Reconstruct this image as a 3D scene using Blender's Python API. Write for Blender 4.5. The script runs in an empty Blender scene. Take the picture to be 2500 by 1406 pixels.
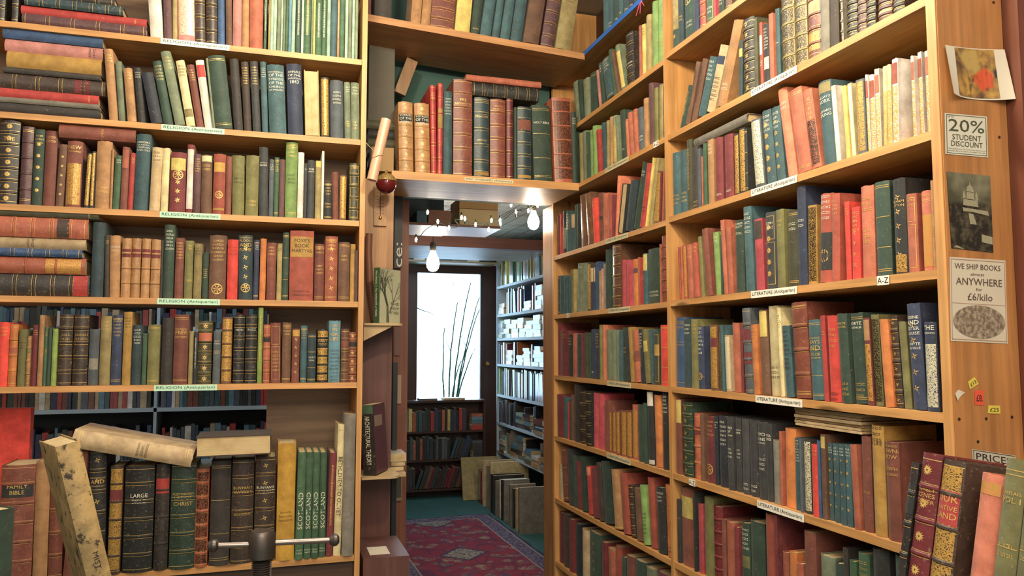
import bpy, bmesh, math, random
from mathutils import Vector, Matrix, Euler
R = math.radians
scene = bpy.context.scene
COL = scene.collection
EYE = 1.3                      # eye height above the shop floor
# ------------------------------------------------------------------ camera
F, CX, CY = 1870.0, 1250.0, 703.0
PITCH = math.atan(145 / 1870.0); YAW = R(17.2)
cam_d = bpy.data.cameras.new('camera'); cam = bpy.data.objects.new('camera', cam_d); COL.objects.link(cam)
cam_d.sensor_width = 36; cam_d.lens = 36 * F / 2500; cam_d.clip_start = .05
cam.location = (0, 0, EYE); cam.rotation_euler = (R(90) + PITCH, 0, -YAW)
scene.camera = cam
# ------------------------------------------------------------------ view + world
vs = scene.view_settings
vs.view_transform = 'Standard'; vs.look = 'None'; vs.gamma = 1; vs.use_curve_mapping = False
vs.exposure = 0.48
w = bpy.data.worlds.new('sky'); scene.world = w; w.use_nodes = True
nt = w.node_tree; nt.nodes.clear()
wo = nt.nodes.new('ShaderNodeOutputWorld'); bg = nt.nodes.new('ShaderNodeBackground')
tc = nt.nodes.new('ShaderNodeTexCoord'); sx = nt.nodes.new('ShaderNodeSeparateXYZ'); mr = nt.nodes.new('ShaderNodeMapRange')
mr.inputs['From Min'].default_value = 0.2; mr.inputs['From Max'].default_value = 0.8
mx = nt.nodes.new('ShaderNodeMix'); mx.data_type = 'RGBA'
WORLD_DIM = (0.60, 0.55, 0.50, 1); WORLD_DAY = (3.3, 5.0, 6.8, 1)
mx.inputs[6].default_value = WORLD_DIM; mx.inputs[7].default_value = WORLD_DAY
nt.links.new(tc.outputs['Generated'], sx.inputs[0]); nt.links.new(sx.outputs['Y'], mr.inputs['Value'])
nt.links.new(mr.outputs[0], mx.inputs[0]); nt.links.new(mx.outputs[2], bg.inputs['Color']); nt.links.new(bg.outputs[0], wo.inputs[0])
bg.inputs['Strength'].default_value = 1.0

def lamp(name, kind, loc, energy, color, size=.05, rot=None, spread=None):
    d = bpy.data.lights.new(name, kind); d.energy = energy; d.color = color
    if kind == 'AREA':
        d.shape = 'RECTANGLE'; d.size = size[0]; d.size_y = size[1]
    else: d.shadow_soft_size = size
    o = bpy.data.objects.new(name, d); COL.objects.link(o); o.location = loc
    if rot: o.rotation_euler = rot
    return o
lamp('shop_ceiling_bulb', 'POINT', (.56, 1.15, EYE + 1.12), 42, (1, .87, .58), .06)
lamp('religion_ceiling_bulb', 'POINT', (.10, 1.75, EYE + 1.22), 26, (1, .90, .66), .06)
lamp('front_warm_fill', 'AREA', (-.1, -.6, EYE + 1.1), 34, (1, .84, .68), (1.6, 1.0), (R(48), 0, R(-12)))  # unseen warm fill added behind the camera, not a fitting of the shop
lamp('back_room_light', 'AREA', (-.5, 3.9, EYE + 1.0), 6, (.72, .86, 1), (1.0, .5))
lamp('passage_cool_fill', 'AREA', (1.25, 6.0, EYE + .93), 6, (.55, .78, 1), (.7, .5))  # added cool fill under the boards; the ceiling has no opening
lamp('passage_lamp', 'POINT', (1.30, 4.5, EYE + .42), 4.5, (.82, .92, 1), .08)  # added fill for the ceiling boards and shelf fronts; nothing hangs here

# ------------------------------------------------------------------ helpers
def ray(x, y):
    a = (x - CX) / F; b = -(y - CY) / F
    ch, sh, cp, sp = math.cos(YAW), math.sin(YAW), math.cos(PITCH), math.sin(PITCH)
    f = (sh * cp, ch * cp, sp); r = (ch, -sh, 0); u = (-sh * sp, -ch * sp, cp)
    return [f[i] + a * r[i] + b * u[i] for i in range(3)]
def PY(x, y, Y):
    d = ray(x, y); t = Y / d[1]; return Vector((t * d[0], Y, t * d[2] + EYE))
def PX(x, y, X):
    d = ray(x, y); t = X / d[0]; return Vector((X, t * d[1], t * d[2] + EYE))
def PZ(x, y, Z):
    d = ray(x, y); t = (Z - EYE) / d[2]; return Vector((t * d[0], t * d[1], Z))
def proj(X, Y, Z):
    Z = Z - EYE
    ch, sh, cp, sp = math.cos(YAW), math.sin(YAW), math.cos(PITCH), math.sin(PITCH)
    dz = X * sh * cp + Y * ch * cp + Z * sp
    return CX + F * (X * ch - Y * sh) / dz, CY - F * (-X * sh * sp - Y * ch * sp + Z * cp) / dz

class MB:
    def __init__(s): s.v = []; s.f = []; s.m = []
    def face(s, pts, m=0):
        n = len(s.v); s.v += [tuple(p) for p in pts]; s.f.append(tuple(range(n, n + len(pts)))); s.m.append(m)
    def raw(s, vs_, fs, m=0):
        n = len(s.v); s.v += [tuple(p) for p in vs_]; s.f += [tuple(i + n for i in f) for f in fs]; s.m += [m] * len(fs)
    def box(s, a, b, m=0):
        x0, y0, z0 = [min(p, q) for p, q in zip(a, b)]; x1, y1, z1 = [max(p, q) for p, q in zip(a, b)]
        s.raw([(x0,y0,z0),(x1,y0,z0),(x1,y1,z0),(x0,y1,z0),(x0,y0,z1),(x1,y0,z1),(x1,y1,z1),(x0,y1,z1)],
              [(3,2,1,0),(4,5,6,7),(0,1,5,4),(1,2,6,5),(2,3,7,6),(3,0,4,7)], m)
    def obox(s, c, ax, ay, az, m=0):   # centre and three half vectors
        c, ax, ay, az = map(Vector, (c, ax, ay, az)); P = []
        for k in (-1, 1):
            for (i, j) in ((-1,-1),(1,-1),(1,1),(-1,1)): P.append(c + ax*i + ay*j + az*k)
        s.raw(P, [(3,2,1,0),(4,5,6,7),(0,1,5,4),(1,2,6,5),(2,3,7,6),(3,0,4,7)], m)
    def lathe(s, prof, c=(0,0,0), ax=(0,0,1), n=20, m=0):
        ax = Vector(ax).normalized(); q = Vector((0,0,1)).rotation_difference(ax); c = Vector(c)
        V = []; Fc = []
        for (r, z) in prof:
            for k in range(n):
                a = 2*math.pi*k/n; V.append(c + q @ Vector((r*math.cos(a), r*math.sin(a), z)))
        for i in range(len(prof)-1):
            for k in range(n):
                k2 = (k+1) % n; Fc.append((i*n+k, i*n+k2, (i+1)*n+k2, (i+1)*n+k))
        Fc.append(tuple(range(n))[::-1]); Fc.append(tuple(range((len(prof)-1)*n, len(prof)*n)))
        s.raw(V, Fc, m)
    def tube(s, pts, r, n=8, m=0, r2=None):
        pts = [Vector(p) for p in pts]; V = []; Fc = []; L = len(pts)
        for i, p in enumerate(pts):
            d = (pts[min(i+1, L-1)] - pts[max(i-1, 0)]).normalized()
            up = Vector((0,0,1)) if abs(d.z) < .9 else Vector((1,0,0))
            a = d.cross(up).normalized(); b = d.cross(a)
            rr = r if r2 is None else r + (r2 - r) * i / (L - 1)
            for k in range(n):
                t = 2*math.pi*k/n; V.append(p + a*(rr*math.cos(t)) + b*(rr*math.sin(t)))
        for i in range(L-1):
            for k in range(n):
                k2 = (k+1) % n; Fc.append((i*n+k, i*n+k2, (i+1)*n+k2, (i+1)*n+k))
        Fc.append(tuple(range(n))[::-1]); Fc.append(tuple(range((L-1)*n, L*n)))
        s.raw(V, Fc, m)
    def build(s, name, mats, parent=None, smooth=False, loc=None):
        me = bpy.data.meshes.new(name); me.from_pydata(s.v, [], s.f)
        if not isinstance(mats, (list, tuple)): mats = [mats]
        for m in mats: me.materials.append(m)
        if len(mats) > 1: me.polygons.foreach_set('material_index', s.m)
        me.update(); me.validate()
        if smooth:
            me.polygons.foreach_set('use_smooth', [True] * len(me.polygons)); me.set_sharp_from_angle(angle=R(35))
        o = bpy.data.objects.new(name, me); COL.objects.link(o)
        if parent: o.parent = parent
        if loc: o.location = loc
        return o
def tag(o, label=None, cat=None, group=None, kind=None):
    if label: o['label'] = label
    if cat: o['category'] = cat
    if group: o['group'] = group
    if kind: o['kind'] = kind
    return o
def empty(name, loc=(0,0,0), rot=(0,0,0)):
    o = bpy.data.objects.new(name, None); o.empty_display_size = .05; COL.objects.link(o)
    o.location = loc; o.rotation_euler = rot; return o
def s2l(c): return c / 12.92 if c <= .04045 else ((c + .055) / 1.055) ** 2.4
def hexc(h): return tuple(s2l(int(h[i:i+2], 16) / 255) for i in (0, 2, 4)) + (1,)

# ------------------------------------------------------------------ materials
def newmat(name):
    m = bpy.data.materials.new(name); m.use_nodes = True; t = m.node_tree
    return m, t, t.nodes['Principled BSDF']
def N(t, k, **kw):
    n = t.nodes.new(k)
    for a, b in kw.items(): setattr(n, a, b)
    return n
def mixc(t, fac, a, b, blend='MIX'):
    n = N(t, 'ShaderNodeMix', data_type='RGBA', blend_type=blend)
    for sock, v in ((0, fac), (6, a), (7, b)):
        if hasattr(v, 'links'): t.links.new(v, n.inputs[sock])
        else: n.inputs[sock].default_value = v
    return n.outputs[2]
def noise(t, vec, scale, detail=3, rough=.5):
    n = N(t, 'ShaderNodeTexNoise'); n.inputs['Scale'].default_value = scale; n.inputs['Detail'].default_value = detail
    n.inputs['Roughness'].default_value = rough; t.links.new(vec, n.inputs['Vector']); return n.outputs['Fac']
def ramp(t, fac, p0, p1):
    n = N(t, 'ShaderNodeMapRange'); n.inputs['From Min'].default_value = p0; n.inputs['From Max'].default_value = p1
    t.links.new(fac, n.inputs['Value']); return n.outputs[0]
def coords(t, scale=(1,1,1), rnd=True):
    c = N(t, 'ShaderNodeTexCoord'); mp = N(t, 'ShaderNodeMapping'); mp.inputs['Scale'].default_value = scale
    t.links.new(c.outputs['Object'], mp.inputs['Vector'])
    oi = N(t, 'ShaderNodeObjectInfo')
    if rnd:
        mul = N(t, 'ShaderNodeMath', operation='MULTIPLY'); mul.inputs[1].default_value = 37.0
        t.links.new(oi.outputs['Random'], mul.inputs[0]); cb = N(t, 'ShaderNodeCombineXYZ')
        for k in range(3): t.links.new(mul.outputs[0], cb.inputs[k])
        t.links.new(cb.outputs[0], mp.inputs['Location'])
    return mp.outputs[0], oi
def bump(t, fac, strength, dist, b):
    n = N(t, 'ShaderNodeBump'); n.inputs['Strength'].default_value = strength; n.inputs['Distance'].default_value = dist
    t.links.new(fac, n.inputs['Height']); t.links.new(n.outputs[0], b.inputs['Normal'])
MATS = {}
def plain(name, hx, rough=.6, metal=0, var=.12, sc=30, spec=None):
    k = ('p', name)
    if k in MATS: return MATS[k]
    m, t, b = newmat(name); c = hexc(hx); v, oi = coords(t)
    f = noise(t, v, sc, 4)
    t.links.new(mixc(t, f, tuple(x*(1-var) for x in c[:3])+(1,), tuple(min(1, x*(1+var)) for x in c[:3])+(1,)), b.inputs['Base Color'])
    b.inputs['Roughness'].default_value = rough; b.inputs['Metallic'].default_value = metal
    MATS[k] = m; return m
def wood(name, hx, axis='x', dark=.62, rough=.5, sc=1.0, knots=True):
    k = ('w', name, axis)
    if k in MATS: return MATS[k]
    m, t, b = newmat(name + '_' + axis); c = hexc(hx)
    s = {'x': (1.2, 26, 26), 'y': (26, 1.2, 26), 'z': (26, 26, 1.2)}[axis]
    v, oi = coords(t, tuple(q * sc for q in s)); f = noise(t, v, 2.2, 6, .6)
    v2, _ = coords(t, tuple(q * sc * 4 for q in s)); f2 = noise(t, v2, 3, 3)
    v3, _ = coords(t, (5, 5, 5)); f3 = noise(t, v3, 1.5, 2)
    d = tuple(x * dark for x in c[:3]) + (1,)
    c1 = mixc(t, ramp(t, f, .35, .68), c, d); c2 = mixc(t, ramp(t, f2, .45, .8), c1, mixc(t, .35, c1, d))
    c3 = mixc(t, ramp(t, f3, .3, .8), c2, mixc(t, .8, c2, (.8, .72, .6, 1), 'MULTIPLY'))
    if knots:
        vo = N(t, 'ShaderNodeTexVoronoi'); vo.inputs['Scale'].default_value = 1.0
        kk = {'x': (2.0, 9, 9), 'y': (9, 2.0, 9), 'z': (9, 9, 2.0)}[axis]
        v4, _ = coords(t, kk); t.links.new(v4, vo.inputs['Vector'])
        c3 = mixc(t, ramp(t, vo.outputs['Distance'], .10, .05), c3, tuple(x * .25 for x in c[:3]) + (1,))
    t.links.new(c3, b.inputs['Base Color']); b.inputs['Roughness'].default_value = rough
    bump(t, f, .15, .001, b); MATS[k] = m; return m
PAL = {
 'bk': ('black', '26282a'), 'ch': ('charcoal', '3d4145'), 'dg': ('dark green', '2c4a3c'), 'gn': ('green', '3f6b49'),
 'lg': ('bright green', '86b254'), 'lm': ('lime green', '8fae3e'), 'sg': ('sage green', '7f9070'), 'ol': ('olive', '7b7a45'), 'do': ('dark olive', '4a4a32'),
 'te': ('teal', '35606a'), 'dt': ('dark teal', '27434c'), 'nv': ('navy', '2c3c60'), 'dn': ('dark navy', '232c3c'), 'bl': ('blue', '33598a'),
 'lb': ('light blue', '5d93a8'), 'sl': ('slate', '55616b'), 'gr': ('grey', '8a867a'), 'mt': ('mint', 'a5cdb4'),
 'br': ('brown', '73503a'), 'db': ('dark brown', '463830'), 'rb': ('reddish brown', '86493a'), 'pb': ('plum brown', '6a464a'),
 'tn': ('tan', 'b98a58'), 'kh': ('khaki', 'a3935c'), 'bg': ('beige', 'cdb48a'), 'cr': ('cream', 'e6d9a2'), 'wh': ('white', 'efe9dc'),
 'rd': ('red', 'c23c38'), 'sc': ('scarlet', 'ef4436'), 'bk2': ('brick red', 'b0523e'), 'mr': ('maroon', '7c2c33'), 'pk': ('pink', 'd08c84'),
 'rs': ('rose red', 'c84a58'), 'sa': ('salmon', 'e58462'), 'or': ('orange', 'd8813e'), 'tc': ('terracotta', 'b8654a'),
 'yl': ('yellow', 'ddab34'), 'mu': ('mustard', 'b9903e'), 'yo': ('pale yellow', 'd9c56a'), 'dk': ('dark', '35302e'),
}
def fade(c):
    r, g, b_ = c[:3]; l = .3*r + .55*g + .15*b_; k = .95 if r >= max(g, b_) else (.85 if g > b_ * 1.25 else .86)
    q = [l + (x - l) * k for x in (r, g, b_)]; q = [x * .95 + y for x, y in zip(q, (.008, .007, .005))]
    return (q[0] * 1.04, q[1], q[2] * .97, 1)
def cover_mat(code, fin):
    k = ('c', code, fin)
    if k in MATS: return MATS[k]
    nm, hx = PAL[code]; m, t, b = newmat(nm.replace(' ', '_') + '_' + fin); c = fade(hexc(hx))
    v, oi = coords(t)
    # each volume has its own shade of the colour
    hsv = N(t, 'ShaderNodeHueSaturation'); hsv.inputs['Color'].default_value = c
    vr = N(t, 'ShaderNodeMapRange'); vr.inputs['To Min'].default_value = .82; vr.inputs['To Max'].default_value = 1.22
    t.links.new(oi.outputs['Random'], vr.inputs['Value']); t.links.new(vr.outputs[0], hsv.inputs['Value'])
    base = hsv.outputs[0]
    f = noise(t, v, 26, 5, .65); f2 = noise(t, v, 140, 4, .7)
    lite = mixc(t, .42, base, (.62, .5, .34, 1)); dark = mixc(t, 1.0, base, (.6, .57, .55, 1), 'MULTIPLY')
    c1 = mixc(t, ramp(t, f, .38, .75), dark, base)
    c2 = mixc(t, ramp(t, f2, .62 if fin == 'cloth' else .58, .8), c1, lite)
    t.links.new(c2, b.inputs['Base Color'])
    if fin == 'cloth':
        b.inputs['Roughness'].default_value = .68; bump(t, noise(t, v, 900, 2), .25, .0005, b)
        b.inputs['Sheen Weight'].default_value = .08
    elif fin == 'leather':
        b.inputs['Roughness'].default_value = .42; vo = N(t, 'ShaderNodeTexVoronoi'); vo.inputs['Scale'].default_value = 420
        t.links.new(v, vo.inputs['Vector']); bump(t, vo.outputs['Distance'], .3, .0006, b)
    else:
        b.inputs['Roughness'].default_value = .32
        b.inputs['Coat Weight'].default_value = .3
    MATS[k] = m; return m
def fil_mat(code, gold='c79a4c', sc=230):
    k = ('f', code, gold, sc)
    if k in MATS: return MATS[k]
    nm, hx = PAL[code]; m, t, b = newmat('gilt_pattern_on_' + nm.replace(' ', '_')); v, oi = coords(t)
    vo = N(t, 'ShaderNodeTexVoronoi', feature='DISTANCE_TO_EDGE'); vo.inputs['Scale'].default_value = sc
    n2 = N(t, 'ShaderNodeTexNoise'); n2.inputs['Scale'].default_value = 90; t.links.new(v, n2.inputs['Vector'])
    vv = N(t, 'ShaderNodeVectorMath', operation='MULTIPLY_ADD'); t.links.new(n2.outputs['Color'], vv.inputs[0])
    vv.inputs[1].default_value = (.012, .012, .012); t.links.new(v, vv.inputs[2]); t.links.new(vv.outputs[0], vo.inputs['Vector'])
    wv = N(t, 'ShaderNodeTexWave', wave_type='RINGS'); wv.inputs['Scale'].default_value = sc * .55; wv.inputs['Distortion'].default_value = 14
    wv.inputs['Detail'].default_value = 2; t.links.new(v, wv.inputs['Vector'])
    f = ramp(t, vo.outputs['Distance'], .16, .08)
    g = ramp(t, wv.outputs['Fac'], .55, .75)
    mxm = N(t, 'ShaderNodeMath', operation='MAXIMUM'); t.links.new(f, mxm.inputs[0]); t.links.new(g, mxm.inputs[1])
    t.links.new(mixc(t, mxm.outputs[0], tuple(x * .8 for x in hexc(hx)[:3]) + (1,), hexc(gold)), b.inputs['Base Color'])
    b.inputs['Roughness'].default_value = .4; mm = N(t, 'ShaderNodeMath', operation='MULTIPLY'); mm.inputs[1].default_value = .35
    t.links.new(mxm.outputs[0], mm.inputs[0]); t.links.new(mm.outputs[0], b.inputs['Metallic'])
    MATS[k] = m; return m
GOLD = plain('gilding', 'd9b266', .38, .3, .2); PALE = plain('pale_lettering', 'dcd7c0', .6); INK = plain('dark_ink', '2e2623', .7)
GILTS = {'G': GOLD, 'W': PALE, 'K': INK, 'R': plain('red_ink', 'c4402c', .6)}
def pages_mat():
    m, t, b = newmat('page_edges'); v, oi = coords(t, (900, 3, 3)); f = noise(t, v, 1, 2)
    v2, _ = coords(t); f2 = noise(t, v2, 25, 3)
    c = mixc(t, f, hexc('a98a5c'), hexc('dcc79a')); t.links.new(mixc(t, ramp(t, f2, .4, .9), c, hexc('a5865a')), b.inputs['Base Color'])
    b.inputs['Roughness'].default_value = .85; return m
PAGES = pages_mat()
PINE = 'd9a062'; PINEL = 'e0ac68'
WX, WY, WZ = wood('pine', PINE, 'x'), wood('pine', PINE, 'y'), wood('pine', PINE, 'z')
PAPER = plain('paper', 'e6e2cf', .8, 0, .05)

# ------------------------------------------------------------------ lettering
TEXTS = {}
def text_mesh(s):
    if s in TEXTS: return TEXTS[s]
    cu = bpy.data.curves.new('lettering', 'FONT'); cu.body = s; cu.size = 1; cu.resolution_u = 2
    o = bpy.data.objects.new('lettering_source', cu); COL.objects.link(o)
    dg = bpy.context.evaluated_depsgraph_get(); me = bpy.data.meshes.new_from_object(o.evaluated_get(dg))
    vs_ = [v.co.copy() for v in me.vertices]; fs = [tuple(p.vertices) for p in me.polygons]
    bpy.data.objects.remove(o); bpy.data.curves.remove(cu); bpy.data.meshes.remove(me)
    x0 = min(v.x for v in vs_); x1 = max(v.x for v in vs_); y0 = min(v.y for v in vs_); y1 = max(v.y for v in vs_)
    vs_ = [((v.x - x0) / (x1 - x0), (v.y - y0) / (y1 - y0)) for v in vs_]
    TEXTS[s] = (vs_, fs, (x1 - x0) / max(1e-6, (y1 - y0))); return TEXTS[s]
def lay_text(mb, s, fn, w, h, m=0, bold=0):   # fn maps (u, v) in 0..w, 0..h to a point
    V, Fc, asp = text_mesh(s)
    mb.raw([fn(x * w, y * h) for x, y in V], Fc, m)

# ------------------------------------------------------------------ books
BOOKS = []
HT = {'cloth': 'cloth_bound_book', 'leather': 'leather_bound_book', 'paper': 'paperback_book'}
def make_book(t, h, d, code, style, rnd, fin=None):
    """a book standing on its tail, spine towards -Y, origin at the middle of the spine foot"""
    st = style.replace('_', ' ').split(';') if style else []
    S = {}
    for q in st:
        if '=' in q: k, v = q.split('=', 1); S[k] = v
        elif q: S[q[0]] = q[1:]
    fin = fin or ('leather' if ('b' in S) else ('paper' if 'X' in S else 'cloth'))
    root = empty(HT[fin]); cm = cover_mat(code, 'gloss' if 'X' in S or 'z' in S else fin)
    bul = 0 if fin == 'paper' else min(t * .22, .009)
    bd = .0012 if fin == 'paper' else .0026
    if t < .012: bd = min(bd, t * .18)
    yy = lambda u: bul * min(1, (2 * u / t) ** 2)
    mb = MB(); NA = 6
    outer = [(-t/2, d), (-t/2, bul + .010), (-t/2 + .0008, bul + .006), (-t/2, bul + .002)]
    outer += [(-t/2 + t * i / NA, yy(-t/2 + t * i / NA)) for i in range(NA + 1)]
    outer += [(t/2, bul + .002), (t/2 - .0008, bul + .006), (t/2, bul + .010), (t/2, d)]
    inner = []
    for (x, y) in outer:
        xx = max(-t/2 + bd, min(t/2 - bd, x)); inner.append((xx, d if y >= d else max(y + bd * .9, bd)))
    n = len(outer); V = []
    jt = [rnd.uniform(-.0012, .0008) if fin != 'paper' and 3 < i < n - 4 else 0 for i in range(n)]
    for z, dj in ((0, 0), (h, 1)):
        V += [(x, y, z + (jt[i] if dj else 0)) for i, (x, y) in enumerate(outer)]
        V += [(x, y, z + (jt[i] if dj else 0)) for i, (x, y) in enumerate(inner)]
    Fc = []
    for i in range(n - 1):
        Fc.append((i, i + 1, 2*n + i + 1, 2*n + i)); Fc.append((n + i + 1, n + i, 3*n + i, 3*n + i + 1))
        Fc.append((i + 1, i, n + i, n + i + 1)); Fc.append((2*n + i, 2*n + i + 1, 3*n + i + 1, 3*n + i))
    Fc.append((0, 2*n, 3*n, n)); Fc.append((n - 1, 2*n - 1, 4*n - 1, 3*n - 1))
    mb.raw(V, Fc)
    nb = int(S['b'] or 5) if 'b' in S else 0
    bz = [h * (i + 1) / (nb + 1) for i in range(nb)]
    for z in bz:
        hb = .0035; pr = .0022
        us = [-t/2 + t * i / 8 for i in range(9)]
        for (za, pa, zb, pb) in ((z - hb, 0, z - hb*.5, pr), (z - hb*.5, pr, z + hb*.5, pr), (z + hb*.5, pr, z + hb, 0)):
            for i in range(8):
                mb.face([(us[i], yy(us[i]) - pa, za), (us[i+1], yy(us[i+1]) - pa, za), (us[i+1], yy(us[i+1]) - pb, zb), (us[i], yy(us[i]) - pb, zb)])
    flip = 'P' in S
    cov = mb.build('cover', cm, root, smooth=True)
    sq = .003 if fin != 'paper' else 0.0003
    pb_ = MB(); x0 = t/2 - bd - .0002
    pb_.box((-x0, bd * 1.2 + bul, sq), (x0, d - (sq if fin != 'paper' else 0), h - sq))
    pg = pb_.build('pages', PAGES, root)
    if flip:
        for o in (cov, pg): o.rotation_euler = (0, 0, math.pi); o.location = (0, d, 0)
        return root, fin, S
    e = .0005
    pt = lambda u, z, e=e: (u, yy(u) - e, z)
    def band(mb, u0, u1, z0, z1, e=e, m=0, k=4):
        for i in range(k):
            a = u0 + (u1 - u0) * i / k; b2 = u0 + (u1 - u0) * (i + 1) / k
            mb.face([pt(a, z0, e), pt(b2, z0, e), pt(b2, z1, e), pt(a, z1, e)], m)
    if 'o' in S:     # patterned gilt spine
        a0, a1 = (.04, .97)
        if S['o']: a0, a1 = [float(q) for q in S['o'].split('-')]
        ob = MB(); band(ob, -t*.44, t*.44, h*a0, h*a1, .0004, 0, 6)
        ob.build('gilt_panel', fil_mat(code, {'G': 'c79a4c', 'W': 'e2d9b8', 'K': '3a2c22'}[S.get('O', 'G')]), root)
    if 'L' in S or 'l' in S:    # title label: colour@low-high
        for key in ('L', 'l'):
            if key not in S: continue
            col, rg = (S[key].split('@') + ['.68-.8'])[:2]; a0, a1 = [float(q) for q in rg.split('-')]
            lb = MB(); band(lb, -t*.46, t*.46, h*a0, h*a1, .0006, 0, 6)
            lb.build('title_label', cover_mat(col, 'cloth'), root)['label'] = PAL[col][0] + ' label on the spine'
    tm = MB(); gk = 'G'
    if nb and 'n' not in S:
        for z in bz:
            band(tm, -t*.48, t*.48, z - .0052, z - .0043, .0007); band(tm, -t*.48, t*.48, z + .0043, z + .0052, .0007)
        band(tm, -t*.48, t*.48, .008, .0092); band(tm, -t*.48, t*.48, h - .0092, h - .008)
    if 's' in S:
        for q in (.05, .07, .93, .95) + ((.3, .62) if S['s'] else ()):
            band(tm, -t*.47, t*.47, h*q, h*q + .0011)
    for key in ('g', 'e', 'k', 'a'):     # rows of small worn lettering, too small to read; e pale, k dark, a mid-spine
        if key in S:
            q = S[key] or '3'; rows = int(q.split('@')[0]); top = float(q.split('@')[1]) if '@' in q else (.9 if key != 'a' else .62)
            rh = min(.0062, t * .2)
            mm = {'g': 'G', 'e': 'W', 'k': 'K', 'a': 'G'}[key]
            rb_ = MB() if mm != 'G' else tm
            for r_ in range(rows):
                z = h * top - r_ * rh * 1.9; wd = t * rnd.uniform(.28, .40); u = -wd
                while u < wd:
                    cw = rnd.uniform(.0012, .0024); hh = rh * rnd.uniform(.7, 1) 
                    sh = rnd.random()
                    if sh < .45: rb_.face([pt(u, z), pt(u + cw*.4, z), pt(u + cw*.4, z + hh), pt(u, z + hh)])
                    else:
                        rb_.face([pt(u, z), pt(u + cw, z), pt(u + cw, z + hh*.25), pt(u, z + hh*.25)])
                        rb_.face([pt(u, z + hh*.7), pt(u + cw*.9, z + hh*.7), pt(u + cw*.9, z + hh), pt(u, z + hh)])
                    u += cw + .0008
            if mm != 'G': rb_.build('spine_lettering', GILTS[mm], root)
    if 'v' in S:      # a line of small lettering running up the spine
        q = S['v'] or 'W'; rb_ = MB(); z = h * .3
        while z < h * .88:
            cw = rnd.uniform(.0015, .003)
            rb_.face([pt(-t*.16, z), pt(t*.16, z), pt(t*.16, z + cw*.5), pt(-t*.16, z + cw*.5)])
            if rnd.random() < .6: rb_.face([pt(-t*.16, z), pt(-t*.05, z), pt(-t*.05, z + cw), pt(-t*.16, z + cw)])
            z += cw + .0012
        rb_.build('spine_lettering', GILTS[q], root)
    if 'm' in S:      # small gilt devices between the bands
        S_np = rnd.choice((4, 4, 6, 12))
        ks = bz if nb else [h * q for q in (.2, .35, .5, .65, .8)]
        zs = [(a + b2) / 2 for a, b2 in zip([0] + ks, ks + [h])] if nb else ks
        for z in zs:
            if nb and 'L' in S and .66 < z / h < .82: continue
            r_ = min(t * .24, .0085); np_ = S_np
            for a in range(np_):
                a1 = a * 2 * math.pi / np_ + .39; p = Vector((math.cos(a1), math.sin(a1))); qv = Vector((-p.y, p.x))
                tip = p * r_; b0 = p * r_ * .3 + qv * r_ * .22; b1 = p * r_ * .3 - qv * r_ * .22
                tm.face([pt(b1.x, z + b1.y), pt(tip.x, z + tip.y), pt(b0.x, z + b0.y), pt(p.x*r_*.15, z + p.y*r_*.15)])
    if 'f' in S:      # stamped frame
        for (a0, a1) in ((.06, .6), (.64, .94)):
            band(tm, -t*.4, t*.4, h*a0, h*a0 + .001); band(tm, -t*.4, t*.4, h*a1, h*a1 + .001)
            band(tm, -t*.4, -t*.4 + .001, h*a0, h*a1, k=1); band(tm, t*.4 - .001, t*.4, h*a0, h*a1, k=1)
    if 'c' in S:      # round emblem
        z = h * float(S['c'] or .22); r_ = t * .34
        for a in range(20):
            a0, a1 = a * math.pi / 10, (a + 1) * math.pi / 10
            tm.face([pt(r_*math.cos(a0), z + r_*math.sin(a0)), pt(r_*math.cos(a1), z + r_*math.sin(a1)), pt(r_*.82*math.cos(a1), z + r_*.82*math.sin(a1)), pt(r_*.82*math.cos(a0), z + r_*.82*math.sin(a0))])
            if a % 3 == 0: tm.face([pt(0, z), pt(r_*.7*math.cos(a0), z + r_*.7*math.sin(a0)), pt(r_*.7*math.cos(a1), z + r_*.7*math.sin(a1))])
    if tm.f: tm.build('gilt_tooling', GOLD, root)
    if 'T' in S:      # readable title: lines split by /, @top fraction, colour letter after !
        body = S['T']; ink = 'G'
        if '!' in body: body, ink = body.split('!')
        top = .9
        if '@' in body: body, tp = body.split('@'); top = float(tp)
        tb = MB(); z = h * top
        for ln in body.split('/'):
            if ln == '': z -= .012; continue
            asp = text_mesh(ln)[2]; wd = t * .84; hh = wd / asp; cap = min(.011, t * .3)
            if hh > cap: hh = cap; wd = hh * asp
            if hh < .0035: hh = .0035
            z -= hh; lay_text(tb, ln, lambda u, v, z=z, wd=wd: pt(u - wd/2, z + v, .0009), wd, hh); z -= max(.003, hh * .5)
        tb.build('title', GILTS[ink], root)
    if 'V' in S:      # readable title running along the spine
        body = S['V']; ink = 'W'; up = 0; lo, hi = .2, .9
        if '!' in body: body, ink = body.split('!')
        if '@' in body: body, q = body.split('@'); lo, hi = [float(x) for x in q.split('-')]
        if body[0] == '^': up = 1; body = body[1:]
        L = h * (hi - lo); asp = text_mesh(body)[2]; hh = min(L / asp, t * (.3 if 'U' in S else .6)); L = min(L, hh * asp * 1.25); tb = MB()
        if up: fn = lambda u, v: pt(hh/2 - v, h*lo + u, .0009)
        else: fn = lambda u, v: pt(-hh/2 + v, h*hi - u, .0009)
        lay_text(tb, body, fn, L, hh); tb.build('title', GILTS[ink], root)
    return root, fin, S

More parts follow.
